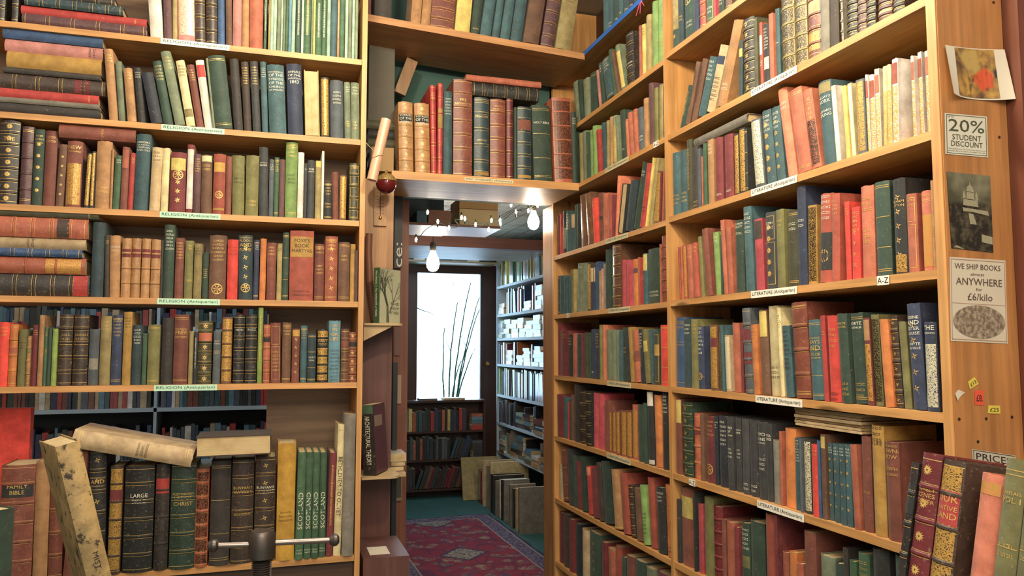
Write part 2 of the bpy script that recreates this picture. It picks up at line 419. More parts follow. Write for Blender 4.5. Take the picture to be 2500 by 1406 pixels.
# ------------------------------------------------------------------ shelves of books
class Shelf:
    """a run of books: 'Y' faces the shop (plane of constant Y), 'X' faces across it"""
    def __init__(s, face, plane, z, top, loc, key, depth=.2):
        s.face, s.plane, s.z, s.top, s.loc, s.key, s.depth = face, plane, z, top, loc, key, depth; s.items = []
    def pt(s, q, z, off=0):
        return Vector((q, s.plane + off, z)) if s.face == 'Y' else Vector((s.plane + off, q, z))
    def un(s, x, y, off=0):
        return PY(x, y, s.plane + off) if s.face == 'Y' else PX(x, y, s.plane + off)
    def q(s, p): return p.x if s.face == 'Y' else p.y
    def solve(s, x, z, off=0):      # where along the shelf a line of sight meets it
        a, b = (-1.6, 2.2) if s.face == 'Y' else (.45, 7.5)
        f = lambda q: proj(*s.pt(q, z, off))[0] - x
        fa = f(a)
        for _ in range(40):
            m = (a + b) / 2; fm = f(m)
            if (fm > 0) == (fa > 0): a, fa = m, fm
            else: b = m
        return (a + b) / 2
    def add(s, seg, rows, fin=None):
        ox, oy, sc = seg
        for ln in rows.strip().split('\n'):
            p = ln.split()
            if not p: continue
            x0, x1 = float(p[0]), float(p[1]); yt = None if p[2] == 'N' else float(p[2]); code = p[3]
            xt = float(p[4]) if len(p) > 4 and p[4] != '.' else None
            style = ' '.join(p[5:]).replace('_', ' ') if len(p) > 5 else ''
            rnd = random.Random(hash((round(x0), s.key.__len__(), round(ox))) & 0xffff)
            off = rnd.uniform(.002, .014)
            X0, X1 = ox + x0 / sc, ox + x1 / sc
            q0, q1 = s.solve(X0, s.z, off), s.solve(X1, s.z, off); w = abs(q1 - q0); lean = 0
            if yt is None: h = rnd.uniform(.195, .225)
            else:
                Yt = oy + yt / sc; XM = (X0 + X1) / 2 if xt is None else ox + (xt + (x1 - x0) * .45) / sc
                pt_ = s.un(XM, Yt, off); h = pt_.z - s.z
                if xt is not None:
                    ptl = s.un(ox + xt / sc, Yt, off); dq = s.q(ptl) - q0
                    if s.face == 'X': dq = -dq
                    lean = math.atan2(dq, max(.05, h))
                    if abs(lean) < R(1.3): lean = 0
                    lean = max(-R(25), min(R(25), lean))
            if yt is None and xt is not None: lean = R(xt)
            h = h / math.cos(lean)
            mxh = (s.top - s.z - .004) / math.cos(lean) - w * abs(math.sin(lean))
            h = max(.08, min(h, mxh)); t = w * math.cos(lean) * .975
            s.items.append(dict(q=(q0 + q1) / 2, t=t, h=h, lean=lean, code=code, style=style, off=off, rnd=rnd, fin=fin))
    def build(s):
        s.items.sort(key=lambda i: i['q'] if s.face == 'Y' else -i['q'])
        # close standing books up so that no two covers share space
        sg = 1 if s.face == 'Y' else -1
        for rep_ in range(4):
            for a, b in zip(s.items, s.items[1:]):
                hh = min(a['h'], b['h']) * .98
                ra = sg * a['q'] + a['t'] / 2 + math.tan(a['lean']) * hh; lb = sg * b['q'] - b['t'] / 2 + math.tan(b['lean']) * hh
                b0 = sg * a['q'] + a['t'] / 2 - sg * b['q'] + b['t'] / 2
                ov = ra - lb - max(0, b0)
                if ov > 0 and ov < .06: a['lean'] -= ov / hh / 2; b['lean'] += ov / hh / 2
        for rep_ in range(2):
          for a, b in zip(s.items, s.items[1:]):
            for hh in (0, min(a['h'], b['h'])):
                ra = sg * a['q'] + a['t'] / 2 / math.cos(a['lean']) + math.tan(a['lean']) * hh
                lb = sg * b['q'] - b['t'] / 2 / math.cos(b['lean']) + math.tan(b['lean']) * hh
                ov = ra - lb
                ov += .0004
                if 0 < ov < .02:
                    a['t'] -= ov * .5; b['t'] -= ov * .5
                    a['q'] -= sg * ov * .25; b['q'] += sg * ov * .25
        lim = {'L': (-9, .2545), 'R': (1.1068, 2.1025), 'M': (2.1203, 3.1292), 'O': (-9, 1.1575)}.get(s.key[0])
        for i in s.items:
            for rep_ in range(2):
                ql = sg * i['q']; lo, hi = (lim[0], lim[1]) if sg > 0 else (-lim[1], -lim[0]); tt = i['t'] / 2 / math.cos(i['lean'])
                if ql + tt > hi - .001: ql -= ql + tt - hi + .001
                if ql - tt < lo + .001: ql += lo + .001 - ql + tt
                i['q'] = sg * ql
                tr = ql + i['t'] / 2 + math.tan(i['lean']) * i['h'] - hi + .001; tl = lo + .001 - (ql - i['t'] / 2 + math.tan(i['lean']) * i['h'])
                if tr > 0: i['lean'] = max(0, math.atan(math.tan(i['lean']) - tr / i['h']))
                if tl > 0: i['lean'] = min(0, math.atan(math.tan(i['lean']) + tl / i['h']))
        for k, i in enumerate(s.items):
            i['t'] = max(.006, i['t']); d = min(s.depth - .02, max(.09, i['h'] * .64))
            root, fin, S = make_book(i['t'], i['h'], d, i['code'], i['style'], i['rnd'], i['fin'])
            root.location = s.pt(i['q'], s.z + .0005 + i['t'] / 2 * abs(math.sin(i['lean'])), i['off'])
            root.rotation_euler = (0, i['lean'], 0 if s.face == 'Y' else -R(90))
            BOOKS.append(dict(o=root, S=S, code=i['code'], fin=fin, h=i['h'], t=i['t'], lean=i['lean'], loc=s.loc, key=s.key, k=k, row=s.items))
    def stack(s, seg, z, rows, group=None, off0=.0, what='lying flat'):
        """books lying flat, spine outwards, from the lowest up: x0 x1 thickness(px) colour style"""
        ox, oy, sc = seg; zz = z; out = []
        if z is None:      # rest the pile on the standing books under it
            p = rows.strip().split('\n')[0].split(); a, b = sorted((s.solve(ox + float(p[0]) / sc, s.z + .2), s.solve(ox + float(p[1]) / sc, s.z + .2)))
            zz = s.z + .0025 + max([i['h'] * math.cos(i['lean']) + i['t'] * abs(math.sin(i['lean'])) for i in s.items if a - i['t'] * .4 < i['q'] + (math.tan(i['lean']) * i['h'] if s.face == 'Y' else -math.tan(i['lean']) * i['h']) < b + i['t'] * .4] + [.1])
        for ln in rows.strip().split('\n'):
            p = ln.split(); x0, x1, th = float(p[0]), float(p[1]), float(p[2]); code = p[3]
            style = ' '.join(p[4:]).replace('_', ' ')
            rnd = random.Random(int(x0 * 7 + x1 + th)); off = off0 + rnd.uniform(0, .012)
            q0, q1 = s.solve(ox + x0 / sc, zz, off), s.solve(ox + x1 / sc, zz, off); L = abs(q1 - q0)
            dist = proj(*s.pt((q0 + q1) / 2, zz, off)); pa = s.pt((q0+q1)/2, zz, off); depth_ = pa.x*math.sin(YAW) + pa.y*math.cos(YAW)
            t = th * depth_ / F
            root, fin, S = make_book(t, L, min(.19, L * .7), code, style, rnd)
            # lay it down: the tail to the far end so the title reads upright
            root.rotation_euler = (0, R(90), 0 if s.face == 'Y' else -R(90))
            root.location = s.pt(min(q0, q1) if s.face == 'Y' else max(q0, q1), zz + .0005 + t / 2, off)
            BOOKS.append(dict(o=root, S=S, code=code, fin=fin, h=L, t=t, lean=0, loc=s.loc, key=s.key, k=None, row=None, what=what))
            zz += t + .0008; out.append(root)
        return zz

# --- the setting of bookcases
LZ = [.947, .678, .410, .147, -.111, -.650]          # tops of the religion shelves, seen from eye height
LP, LT = 2.5, .018
def board(name, mb, m, parent=None): return mb.build(name, m, parent)
# religion bookcase
def religion_case():
    r = empty('bookcase', (-.3, LP, 0)); tag(r, 'tall open pine bookcase with green religion labels, shop front end', 'bookcase')
    def B(name, a, b, m):
        q = MB(); c = Vector(((a[0]+b[0])/2, (a[1]+b[1])/2, (a[2]+b[2])/2)); q.box(Vector(a)-c, Vector(b)-c); o = q.build(name, m, r); o.location = c - r.location
        return o
    for z in [1.215] + LZ:
        B('shelf', (-.90, LP, z + EYE - LT), (.2545, LP + .23, z + EYE), WX)
    B('side_panel', (.2555, LP - .001, .12), (.272, LP + .235, 2.81), WZ)
    B('side_panel', (-.92, LP, .12), (-.9015, LP + .235, 2.81), WZ)
    bm_ = wood('tan_back_board', '957a5c', 'x', knots=False)
    B('back_panel', (-.90, LP + .231, EYE + .148), (.254, LP + .241, 2.52), bm_)
    B('back_panel', (-.02, LP + .231, .3), (.254, LP + .241, EYE + .147), bm_)
    B('base_board', (-.90, LP + .02, .12), (.254, LP + .04, .63), wood('old_board', '5a4232', 'x'))
religion_case()
RX, RT = 1.16, .0175
RZ = [1.185, .924, .661, .403, .143, -.119, -.378, -.640, -.905]
MZ = [1.180, .912, .661, .397, .141, -.120, -.379, -.641, -.903]
Y_R, Y_D, Y_L = 1.106, 2.103, 3.13
def lit_case(name, y0, y1, zs, lab, thick_r):
    r = empty(name, (RX, (y0 + y1) / 2, 0)); tag(r, lab, 'bookcase', 'literature bookcases along the side wall')
    def B(nm, a, b, m):
        q = MB(); c = Vector(((a[0]+b[0])/2, (a[1]+b[1])/2, (a[2]+b[2])/2)); q.box(Vector(a)-c, Vector(b)-c); o = q.build(nm, m, r); o.location = c - r.location
    for z in zs: B('shelf', (RX, y0 + .0005, z + EYE - RT), (RX + .21, y1 - .0005, z + EYE), WY)
    B('side_panel', (RX - .0015, y0 - thick_r, .1), (RX + .215, y0, 2.81), WZ)
    if y1 > 3: B('side_panel', (RX - .0015, y1, .1), (RX + .215, y1 + .018, 2.81), WZ)
    B('back_panel', (RX + .212, y0, .1), (RX + .224, y1, 2.81), wood('dark_back_board', '4a3128', 'z'))
    return r
lit_case('bookcase', Y_R, Y_D, RZ, 'pine bookcase bay of literature shelves beside the notice panel', .021)
mid_case = lit_case('bookcase', Y_D + .017, Y_L, MZ, 'pine bookcase bay of literature shelves beside the passage opening', .0165)
# ------------------------------------------------------------------ the books, row by row (measured along each shelf)
ORD = ['first', 'second', 'third', 'fourth', 'fifth', 'sixth', 'seventh', 'eighth', 'ninth']
def rel(i): return Shelf('Y', LP, LZ[i] + EYE, ([1.215] + LZ)[i] + EYE - LT, ORD[i] + ' religion shelf', 'L%d' % i, .22)
A = rel(0)
A.add((0, 0, 4.135), '''
-60 40 N dk . b4
110 175 N dk . b3
1515 1650 N wh -5 k2
1655 1738 N pb -3 g3
1742 1790 N kh -2 g2
1795 1985 N pk -2 k4;o=.1-.95;O=W
''')
A.stack((0, 0, 1), LZ[0] + EYE, '''
52 357 27 pb b4
50 357 21 rd g1
58 300 24 dt b5
60 280 20 dk b4
''')
A.add((440, 0, 4.135), '''
145 255 N db -3 b4;L=bk@.72-.84
258 375 N db -2 b4;L=bk@.72-.84
380 455 N bl -2 g4
462 525 N br -2 g2
528 617 N pk -1 e2
622 692 N tn -1 .
695 835 N tc -1 e2
840 868 N gn 0 v=W
885 905 N kh 0 .
906 935 N mt 0 .
936 968 N mt 0 .
972 1008 N sg 0 .
1010 1030 N mt 0 .
1034 1056 N sg 0 .
1058 1085 N gn 0 .
1088 1118 N lb 0 .
1120 1156 N mt 0 .
1160 1215 N dg 0 v=W
1218 1242 N mt 0 .
1245 1312 N gn 0 v=G
1316 1336 N sg 0 .
1338 1360 N yo 0 .
1364 1422 N gn 0 v=W
1424 1474 N gn 0 v=W
1478 1512 N mt 0 .
1516 1578 N te 0 .
1582 1604 N tn 0 v=W
1608 1654 N gn 0 .
1660 1690 N mt 0 .
1694 1726 N sg 0 .
1730 1758 N mt 0 .
1762 1790 N sg 0 .
''')
B_ = rel(1)
B_.stack((0, 0, 1), LZ[1] + EYE, '''
-20 246 25 dk .
-10 243 13 gr .
-20 240 24 rd g1
-25 256 38 db b4;L=mr@.72-.86
6 246 14 dk .
14 246 40 mu K2
10 250 30 pk k2
5 251 27 bl .
''')
B_.add((0, 0, 4.135), '''
1100 1190 495 tn 1045 g3
1200 1265 620 sg 1160 .
1285 1375 690 tn 1240 g3
1395 1465 685 bk 1345 e3
1520 1640 740 dn 1420 .
1650 1750 620 dg 1535 g5
1765 1870 525 sg 1615 g4
''')
B_.add((440, 0, 4.135), '''
62 152 615 cr -50 k4;L=kh@.14-.26
165 240 655 rb 62 g5
248 335 612 wh 150 L=rd@.75-.93
337 348 590 sg 262 .
352 530 565 dg 272 s
545 635 595 dk 495 .
645 720 625 db 612 g7
735 815 618 ch 702 g7
828 890 625 te 805 e5
900 1075 655 te 873 T=PROCEEDINGS/OF_THE/SYNODS/OF_THE/CHURCH/OF_ENGLAND!W
1090 1245 645 nv 1070 T=ANNALS/OF_THE/DISRUPTION/1843!W
1262 1410 712 yo 1248 P
1425 1505 780 db 1420 o;g3
1520 1650 810 sl 1515 e4@.78
1665 1725 830 sg 1655 e3;g3@.3
1735 1820 835 sg 1730 e3;g3@.3
''')
C = rel(2)
C.add((0, 270, 4.848), '''
-60 190 110 dk -15 b6;m;T=THE/HOLY_BIBLE@.8
215 355 185 pb 255 b4;n;s
362 485 220 dg 420 m;g3
495 640 240 rb 555 g2
650 745 400 br 705 m
755 945 360 rb 800 o=.04-.66;T=NEW/TESTAMENT@.93
990 1045 500 bk 1045 o
1055 1100 480 bk 1085 o
1110 1296 360 tn 1140 g2@.3
1300 1320 455 tn 1330 .
1325 1410 530 gn 1370 e2
1415 1500 430 rb 1460 L=tc@.66-.95
1505 1565 500 rd 1550 g4
1570 1750 275 te 1620 T=MEMOIRS/OF_A_ROYAL/CHAPLAIN/1729-1763!W
1760 1888 435 bg 1810 k3;f
1893 1980 445 cr 1935 .
1995 2185 490 mr 2015 L=yo@.7-.9;c=.62;m
''')
C.add((440, 320, 5.208), '''
65 155 170 mr 90 L=wh@.06-.93;k7@.9
160 250 290 pb 175 g6
258 400 300 br 262 L=cr@.88-.98;g2@.8
405 560 290 bk2 412 L=mu@.7-.86;c=.32;l=mu@.06-.1
568 645 320 rb 590 .
655 815 310 ol 655 k2@.6
822 990 305 ol 825 g4@.84;g2@.22
1000 1115 205 ch 1000 T=ANTHOLOGY/BOOK@.78!W
1120 1180 360 sl 1130 e4
1185 1245 335 gn 1190 g6;s
1250 1320 360 pb 1275 .
1325 1480 125 lg 1340 g4@.95;k3@.55;s
1484 1562 270 wh 1505 .
1564 1605 410 ch 1590 e2
1610 1700 370 ch 1625 T=THE/HEBREWS@.86!W
1710 1785 375 kh 1728 L=yo@.88-.99
1788 1818 255 wh 1818 .
1825 1930 650 bk 1845 g4;s;a2@.4
1938 2015 520 rb 1930 .
2022 2110 560 br 2025 o
2150 2280 410 do 2155 b4;f;g1
''')
D = rel(3)
D.stack((0, 500, 5.207), D.z, '''
-75 1130 54 dk b4;L=rd@.82-.98
-75 1080 41 tc b2;n;o=.55-.95
-75 1040 20 bl b4
-75 1085 27 bg k2@.4
-75 1110 50 tc b4;L=db@.66-.8
-75 1250 22 do g1
''')
D.add((0, 500, 5.207), '''
1140 1300 220 dt 1180 .
1325 1380 385 db 1335 g3
1385 1520 390 tn 1395 e2@.8
1525 1645 425 tn 1545 b3;n;L=mr@.68-.82
1650 1770 425 tn 1668 b3;n;L=mr@.68-.82
1780 1893 430 tn 1798 b3;n;L=mr@.68-.82
1900 2022 440 tn 1915 b3;n;L=mr@.68-.82
2028 2052 450 dk . .
2060 2195 250 dg 2070 e6
2210 2320 420 rb 2225 g6
''')
D.add((440, 530, 5.208), '''
40 150 300 ol 60 g2;a1@.3
160 262 335 kh 185 k3
270 345 450 dg 290 a5
352 570 230 br 365 g6;c=.16
585 725 285 sc 605 T=BLUE_BOOK/OF/MISSIONS@.88!R
735 918 230 dt 735 T=THROUGH/FLOOD/AND/FLAME@.97;m;c=.18
922 990 290 nv 945 e3;s
1002 1080 275 or 1020 .
1090 1210 325 rb 1110 g3
1220 1285 335 kh 1225 k2
1290 1370 195 dg 1300 s=1
1378 1690 170 bk2 1395 L=mu@.62-.91;T=FOXE'S/BOOK/MARTYRS@.88!K;k2@.12;K
1700 1825 345 rb 1730 g2;a3@.6;s
1835 1995 245 tc 1850 m;g3;s
2008 2150 320 br 2025 g2@.75;s
2155 2220 345 mu 2180 K;k3
2225 2265 420 pb . .
''')
E_ = rel(4)
E_.add((0, 730, 5.435), '''
-60 85 310 sc 0 g3
90 205 335 or 150 b3;L=tc@.5-.62
215 325 400 ol 250 k3@.75
330 385 490 tn 365 b3;L=ol@.66-.78
395 475 345 mr 435 g3
482 550 215 tn 540 .
560 610 375 gn 615 g3;a4
612 655 375 dg 650 .
665 735 395 lm 700 .
745 932 205 db 800 b4;g3@.7
938 1145 205 db 985 b4;g3@.7
1155 1288 400 sl 1195 L=gr@.28-.48
1300 1448 225 kh 1335 g3
1455 1595 215 nv 1495 g5;s
1608 1720 170 mu 1650 k4
1730 1860 345 dt 1765 e5
1870 1930 455 gn 1895 .
1940 2100 340 ol 1970 s
2125 2275 250 dk 2150 .
2282 2478 205 rb 2305 T=METHODIST/FREE/HISTORY@.8;s
''')
E_.add((440, 730, 5.208), '''
95 155 410 kh 130 .
162 200 415 dn 190 v=W
205 390 280 do 235 b5;m;L=tc@.67-.81
405 500 410 sl 430 L=gr@.56-.64;e2@.8
510 645 230 br 525 b4;o
660 805 200 bk 685 b5;e2@.82
812 965 195 bk 825 b5;e2@.82
972 1035 110 lm 990 v=G
1045 1135 325 tc 1060 b4;L=bk@.7-.78
1145 1275 305 rb 1145 f;a6@.5
1285 1400 300 br 1300 g3;s
1412 1510 380 rb 1425 m;l=mu@.86-.98
1520 1605 340 te 1530 g4;s
1612 1720 440 dt 1620 s=1;e2@.5
1732 1875 385 bk 1740 b5;o;L=bk@.68-.8;T=DAILY/TREASURY@.8
1880 2030 275 lb 1893 T=SCENES/IN/REAL/LIFE@.93;k9@.5
2037 2140 380 br 2045 b4;L=rb@.66-.8
2148 2255 420 rb 2150 b5;m;L=bk@.7-.8
''')
Fo = rel(5); Fo.plane = LP - .012; Fo.depth = .165
Fo.add((0, 940, 3.017), '''
-40 225 590 rb 25 b5;L=bk@.72-.84;T=FAMILY/BIBLE@.83
228 340 560 tn 290 .
345 450 590 rb 360 b4
455 560 490 rb 545 .
640 770 480 bk 655 b5;m;T=HENDERSON/AND/COMMENTARY@.78!G
780 880 600 db 805 b5;o;L=mr@.66-.78
890 1115 600 bk 920 b5;T=LARGE/BIBLE@.74!W
1122 1228 580 dk 1160 b3;n;L=rd@.72-.86
1235 1440 580 dg 1255 b5;T=FLEETWOOD'S/LIFE_OF/CHRIST@.72
''')
Fo.add((440, 940, 3.017), '''
85 195 620 tc 125 b6;o;O=K
205 355 560 dk 240 s=1
362 530 550 db 390 b5;T=BUNYAN'S/WORKS@.74;a2@.5
535 690 530 db 570 b5;m;T=BUNYAN'S/WORKS@.72!W
700 838 430 yl 738 K;k3@.4
842 903 495 gn 880 V=^SCOTLAND@.28-.62;e2@.08
906 960 495 gn 940 V=^SCOTLAND@.28-.62;e2@.08
963 1015 495 gn 992 V=^SCOTLAND@.28-.62;e2@.08
1018 1068 495 gn 1045 V=^SCOTLAND@.28-.62;e2@.08
1072 1120 500 mr 1105 v=G
1125 1180 290 cr 1165 V=BETHLEHEM_TO_OLIVET@.3-.75!K;k1@.95
1188 1275 215 gr 1240 .
''')
for s_ in (A, B_, C, D, E_, Fo): s_.build()
C.stack((0, 270, 4.848), None, '''
690 1600 33 rb g1@.55
''')
# books lying across the sixth religion shelf
def lying(p_left, p_right, t, d, code, style, yaw, tilt=0, off=0, pages_out=False, key='L5', loc='sixth religion shelf', what='lying across the row'):
    L = (p_right - p_left).length; rnd = random.Random(int(L * 9999))
    root, fin, S = make_book(t, L, d, code, style, rnd)
    x = (p_right - p_left).normalized()
    if pages_out:   # fore-edge towards the viewer
        for o in list(root.children): o.matrix_basis = Matrix.Translation((0, d, 0)) @ Matrix.Rotation(math.pi, 4, 'Z') @ o.matrix_basis
    z = x; y = Vector((0, 1, 0)) - x * x.y; y = (Matrix.Rotation(0, 3, 'X') @ y).normalized(); xx = y.cross(z)
    M = Matrix((xx, y, z)).transposed().to_4x4(); M.translation = p_left
    root.matrix_world = M
    BOOKS.append(dict(o=root, S=S, code=code, fin=fin, h=L, t=t, lean=0, loc=loc, key=key, k=None, row=None, what=what)); return root
lying(PY(176, 1070, 2.46), PY(470, 1120, 2.46), .052, .2, 'bg', 'K;k3@.6;s=1', 0)
lying(PY(478, 1092, 2.44), PY(662, 1084, 2.44), .058, .17, 'db', '.', 0, pages_out=True)

# shelf above the passage: oversized books
MY = 2.83
def wallshelf():
    r = empty('wall_shelf', (.75, MY, 0)); tag(r, 'pine plank shelf labelled misc oversized above the passage', 'shelf')
    q = MB(); q.box((-.345, 0, EYE + .630), (.4085, .33, EYE + .660)); o = q.build('board', WX, r)
    r2 = empty('wall_shelf', (.75, 2.76, 0)); tag(r2, 'high pine plank shelf sloping down above the oversized books', 'shelf')
    q = MB(); a = Vector((.28 - .75, 0, EYE + 1.222)); b = Vector((.4085, 0, EYE + 1.172)); c = (a + b) / 2
    q.obox(c + Vector((0, .17, -.014)), (b - a) / 2, (0, .17, 0), (0, 0, .013)); q.build('board', wood('warm_plank', 'c08a58', 'x'), r2)
wallshelf()
MO = Shelf('Y', MY, .6605 + EYE, 1.17 + EYE, 'oversized shelf', 'O0', .30)
MO.add((880, 0, 3.057), '''
290 400 760 tn 282 b5;L=bk@.72-.83;T=VOYAGES/OF_THE/WORLD@.82!W;m
412 525 770 tn 402 b5;L=bk@.72-.83;T=VOYAGES/OF_THE/WORLD@.82!W;m
530 572 635 rd 520 b5;g3
575 613 620 rd 567 b5;L=mu@.5-.72
620 685 680 te 615 e6
692 838 590 rb 682 b6;T=PRE/RAPHAELITES@.8
850 965 725 dt 842 b4;s;T=JOHN/PREACHER@.82;l=mu@.02-.06;g1@.45
970 1087 738 rb 968 b5;g2
1092 1142 735 mr 1087 b5
1150 1170 800 dg . .
1175 1282 795 dt 1170 b5;L=rb@.68-.82;l=mu@.02-.06
1300 1438 785 dg 1280 s=1;T=HOLY_BIBLE@.78!W
1455 1600 730 tc 1430 b5;n;o=.04-.96;O=K
1605 1640 835 dg 1590 e4
''')
MO.build()
MO.stack((880, 0, 3.057), None, '''
835 1335 33 bk b5
790 1350 15 tc .
''')
MO.stack((880, 0, 3.057), EYE + .6605, '''
90 278 24 bk .
60 282 22 bk .
50 280 24 bk .
55 284 22 do .
60 284 24 bk .
50 282 22 do .
''', off0=.10)
MH = Shelf('Y', 2.77, 1.222 + EYE, 1.7 + EYE, 'high plank shelf', 'O1', .26)
for seg_rows in ['''
40 80 N rb 0 .
105 235 N dk 0 .
375 450 N tn 4 .
452 520 N tn 4 .
520 700 N rb 4 b5
705 818 N yo 5 .
822 890 N dg 6 g1@.1
895 975 N te 8 .
982 1035 N te 8 .
1045 1115 N te 8 .
1120 1205 N te 8 .
1215 1335 N br 9 .
1345 1445 N pb 9 b4
1455 1575 N kh 9 k2
''']: MH.add((880, 0, 3.057), seg_rows)
for it in MH.items: it['h'] *= 1.1
MH.build()
for b in BOOKS:
    if b['key'] == 'O1':
        o = b['o']; o.location.z = EYE + 1.2 - (o.location.x - .75) * .056 - .0015 + b['t'] / 2 * abs(math.sin(b['lean']))

# literature bays
def lit(i, bay):
    zs = RZ if bay == 'near' else MZ
    return Shelf('X', RX, zs[i] + EYE, (zs[i-1] if i else zs[i] + .26) + EYE - RT,
                 '%s shelf of the %s literature bay' % (ORD[i if bay == 'far' else i - 1], bay), ('R' if bay == 'near' else 'M') + str(i), .205)
SH = {}
def go(s, *segs):
    for seg, rows in segs: s.add(seg, rows)
    s.build(); SH[s.key] = s
go(lit(0, 'far'), ((1340, 0, 5.406), '''
700 760 N te . .
765 830 N te . e2@.1
838 905 N dg . e2@.1
910 965 N te . e1@.1
970 1035 N dt . e2@.1
1040 1110 N bk . e1@.1
1115 1170 N nv . e1@.1
1180 1260 N dg . e1@.1
1270 1350 N te . e1@.1
1360 1440 N dg . .
'''))
go(lit(1, 'far'), ((1340, 0, 5.406), '''
345 400 1105 sg 300 .
405 445 1075 dg 365 .
450 520 1060 sg 430 g5
530 620 968 dg 525 g1
655 682 945 pk 608 .
690 732 850 dg 640 e3
738 835 790 te 690 e4;s
845 890 712 gn 748 .
893 935 690 br 805 .
940 1000 625 sg 850 L=yo@.06-.85
1010 1110 455 dk 985 b4;e2@.42
1185 1215 340 tc 1180 .
1220 1265 335 yo 1205 k3
1270 1335 200 kh 1272 .
1342 1418 40 lg 1325 .
1422 1490 5 lg 1422 g3@.4
'''))
go(lit(2, 'far'), ((1340, 230, 5.86), '''
385 425 250 dg 340 e5
430 475 565 kh 415 .
480 530 535 sg 465 .
540 572 540 dg 525 g8@.7
578 625 525 lg 560 .
628 680 465 lg 605 .
685 745 515 rd 662 .
755 815 430 te 722 .
820 855 382 kh 808 .
858 905 335 tn 848 .
910 960 312 sg 900 L=yo@.05-.8;k9@.75
965 1010 305 sg 960 .
1015 1095 250 dg 985 e1@.2
1105 1145 390 sa 1055 e2
1150 1208 280 tc 1105 .
1212 1265 230 tc 1185 g1
1275 1350 210 sl 1245 e2@.3
1350 1412 65 tn 1335 g1
1420 1490 -140 pb 1395 .
1495 1552 -88 ol 1488 z
1558 1618 -130 kh 1558 z
1625 1668 -128 dk . .
'''))
go(lit(3, 'far'), ((1340, 360, 5.02), '''
95 125 835 mr . .
128 156 812 rd . .
165 202 780 dt . L=sg@.1-.6
205 250 778 te . g6
258 305 800 te . L=bg@.6-.95
310 342 700 dg . .
345 366 690 bk . .
380 450 590 br 362 z;m
460 525 575 br 425 z;m
530 598 640 sc 505 g2
605 652 565 rb 592 L=dk@.45-.52
655 705 562 tc 650 .
710 765 572 bk2 705 .
768 792 580 mr . .
795 835 355 sa 825 .
840 905 465 bk 900 P
910 1005 430 dt 975 .
1012 1085 208 dg 1125 e2@.85
1095 1155 208 rd 1188 k2@.3
1165 1200 135 yo 1265 .
1205 1255 140 kh 1300 .
1262 1335 302 br 1325 o
1340 1368 300 mr 1362 .
1372 1394 292 tc 1378 .
1397 1436 150 br 1390 .
'''))
go(lit(4, 'far'), ((1340, 560, 5.86), '''
75 130 680 dt . s=1
135 200 665 te . .
205 255 670 te . .
260 302 665 te . .
310 340 578 ol . .
342 368 570 kh . .
375 460 492 sg 400 e1
465 538 485 sg 470 .
542 585 482 db . o
590 630 540 nv . L=bg@.66-.98
634 660 535 nv . L=bg@.66-.98
665 702 462 bl . .
708 740 596 kh . .
745 775 565 pk . .
780 798 490 gr . .
802 855 292 dg 805 .
858 875 258 dg . .
880 1018 222 br 880 b5;z
1025 1087 440 rs . .
1090 1185 437 rs . .
1190 1265 425 or . L=pb@.7-.8
1268 1298 402 tc . .
1302 1320 405 rd . .
1325 1396 345 te . L=yo@.66-.98
1400 1572 275 dg . e4@.84;e2@.2
1590 1602 210 tc . .
1605 1682 90 rb . b5;n;z
'''))
go(lit(5, 'far'), ((1340, 760, 6.39), '''
90 145 190 mr . .
150 275 305 mr . g2
285 350 370 bk . g3
355 415 345 tc . .
420 490 352 dt . .
495 524 345 mr . .
530 600 335 do . .
605 642 330 dg . .
648 706 282 nv . e1@.12
710 768 292 dn . g5
780 826 212 ol . .
828 872 212 sa . .
875 966 285 sg . .
970 1032 292 sg . .
1035 1090 300 sg . .
1095 1122 302 te . .
1128 1205 256 dg . g2@.6
1210 1255 300 dn . .
1262 1314 262 mu 1200 .
1320 1412 312 tc 1262 l=rb@.4-.6
1420 1482 292 dn 1375 e5;v=G
1490 1575 290 ol 1430 L=yo@.58-.78
1580 1622 290 te 1540 .
1626 1708 322 do . f;l=mu@.55-.76
1715 1857 212 sc . s=1
'''))
go(lit(6, 'far'), ((1340, 920, 5.406), '''
95 172 235 mr 88 .
178 235 270 te 160 .
238 264 335 rd . .
268 284 300 db . .
286 312 236 br . .
320 388 100 dk . .
392 468 180 db . b3
474 552 192 bk . b4
562 638 215 rs . .
641 714 226 rs . .
718 790 310 rb . .
794 826 455 rb . o
829 874 455 rb . o
877 928 452 rb . o
931 1004 450 rb . o
1007 1080 450 rb . o
1085 1155 372 tc . o=.05-.9
1160 1242 372 dg . .
1246 1288 352 dg . .
1295 1378 190 bk 1258 L=wh@.8-.99;l=wh@.01-.07
1390 1478 245 or 1362 .
1485 1576 212 bk 1468 e5@.94
1580 1602 402 mr . .
'''))
go(lit(7, 'far'), ((1340, 1070, 4.184), '''
80 130 262 bg 72 .
135 188 98 rb 108 s=1
192 242 112 ch 168 .
246 276 182 dg 228 .
281 322 238 mr 262 .
326 378 192 dg 302 .
392 436 290 rd 365 L=sa@.8-.98
441 502 310 mr 418 .
506 547 250 db 472 .
551 645 246 dg 508 .
652 736 328 tn 612 L=yo@.02-.04
745 822 366 bk2 706 .
826 876 480 db 790 b4
880 947 512 br 852 .
950 1016 486 lg 908 k6@.5
1020 1088 405 bk2 982 .
1095 1187 506 bk 1072 e3
1195 1262 476 or 1166 v=K;k2@.12
'''))
go(lit(8, 'far'), ((1340, 1070, 4.184), '''
80 130 755 mr . .
140 190 778 db . .
195 250 830 mr . .
255 315 872 dn . .
325 395 936 bg . .
400 520 966 dg . m
525 580 1062 mr . .
590 665 1132 tc . v=K
668 735 1106 bk2 . .
740 775 1216 dg . .
778 862 1206 rb . .
866 975 1256 dg . .
980 1080 1332 sg . .
1085 1260 1386 mr . .
'''))
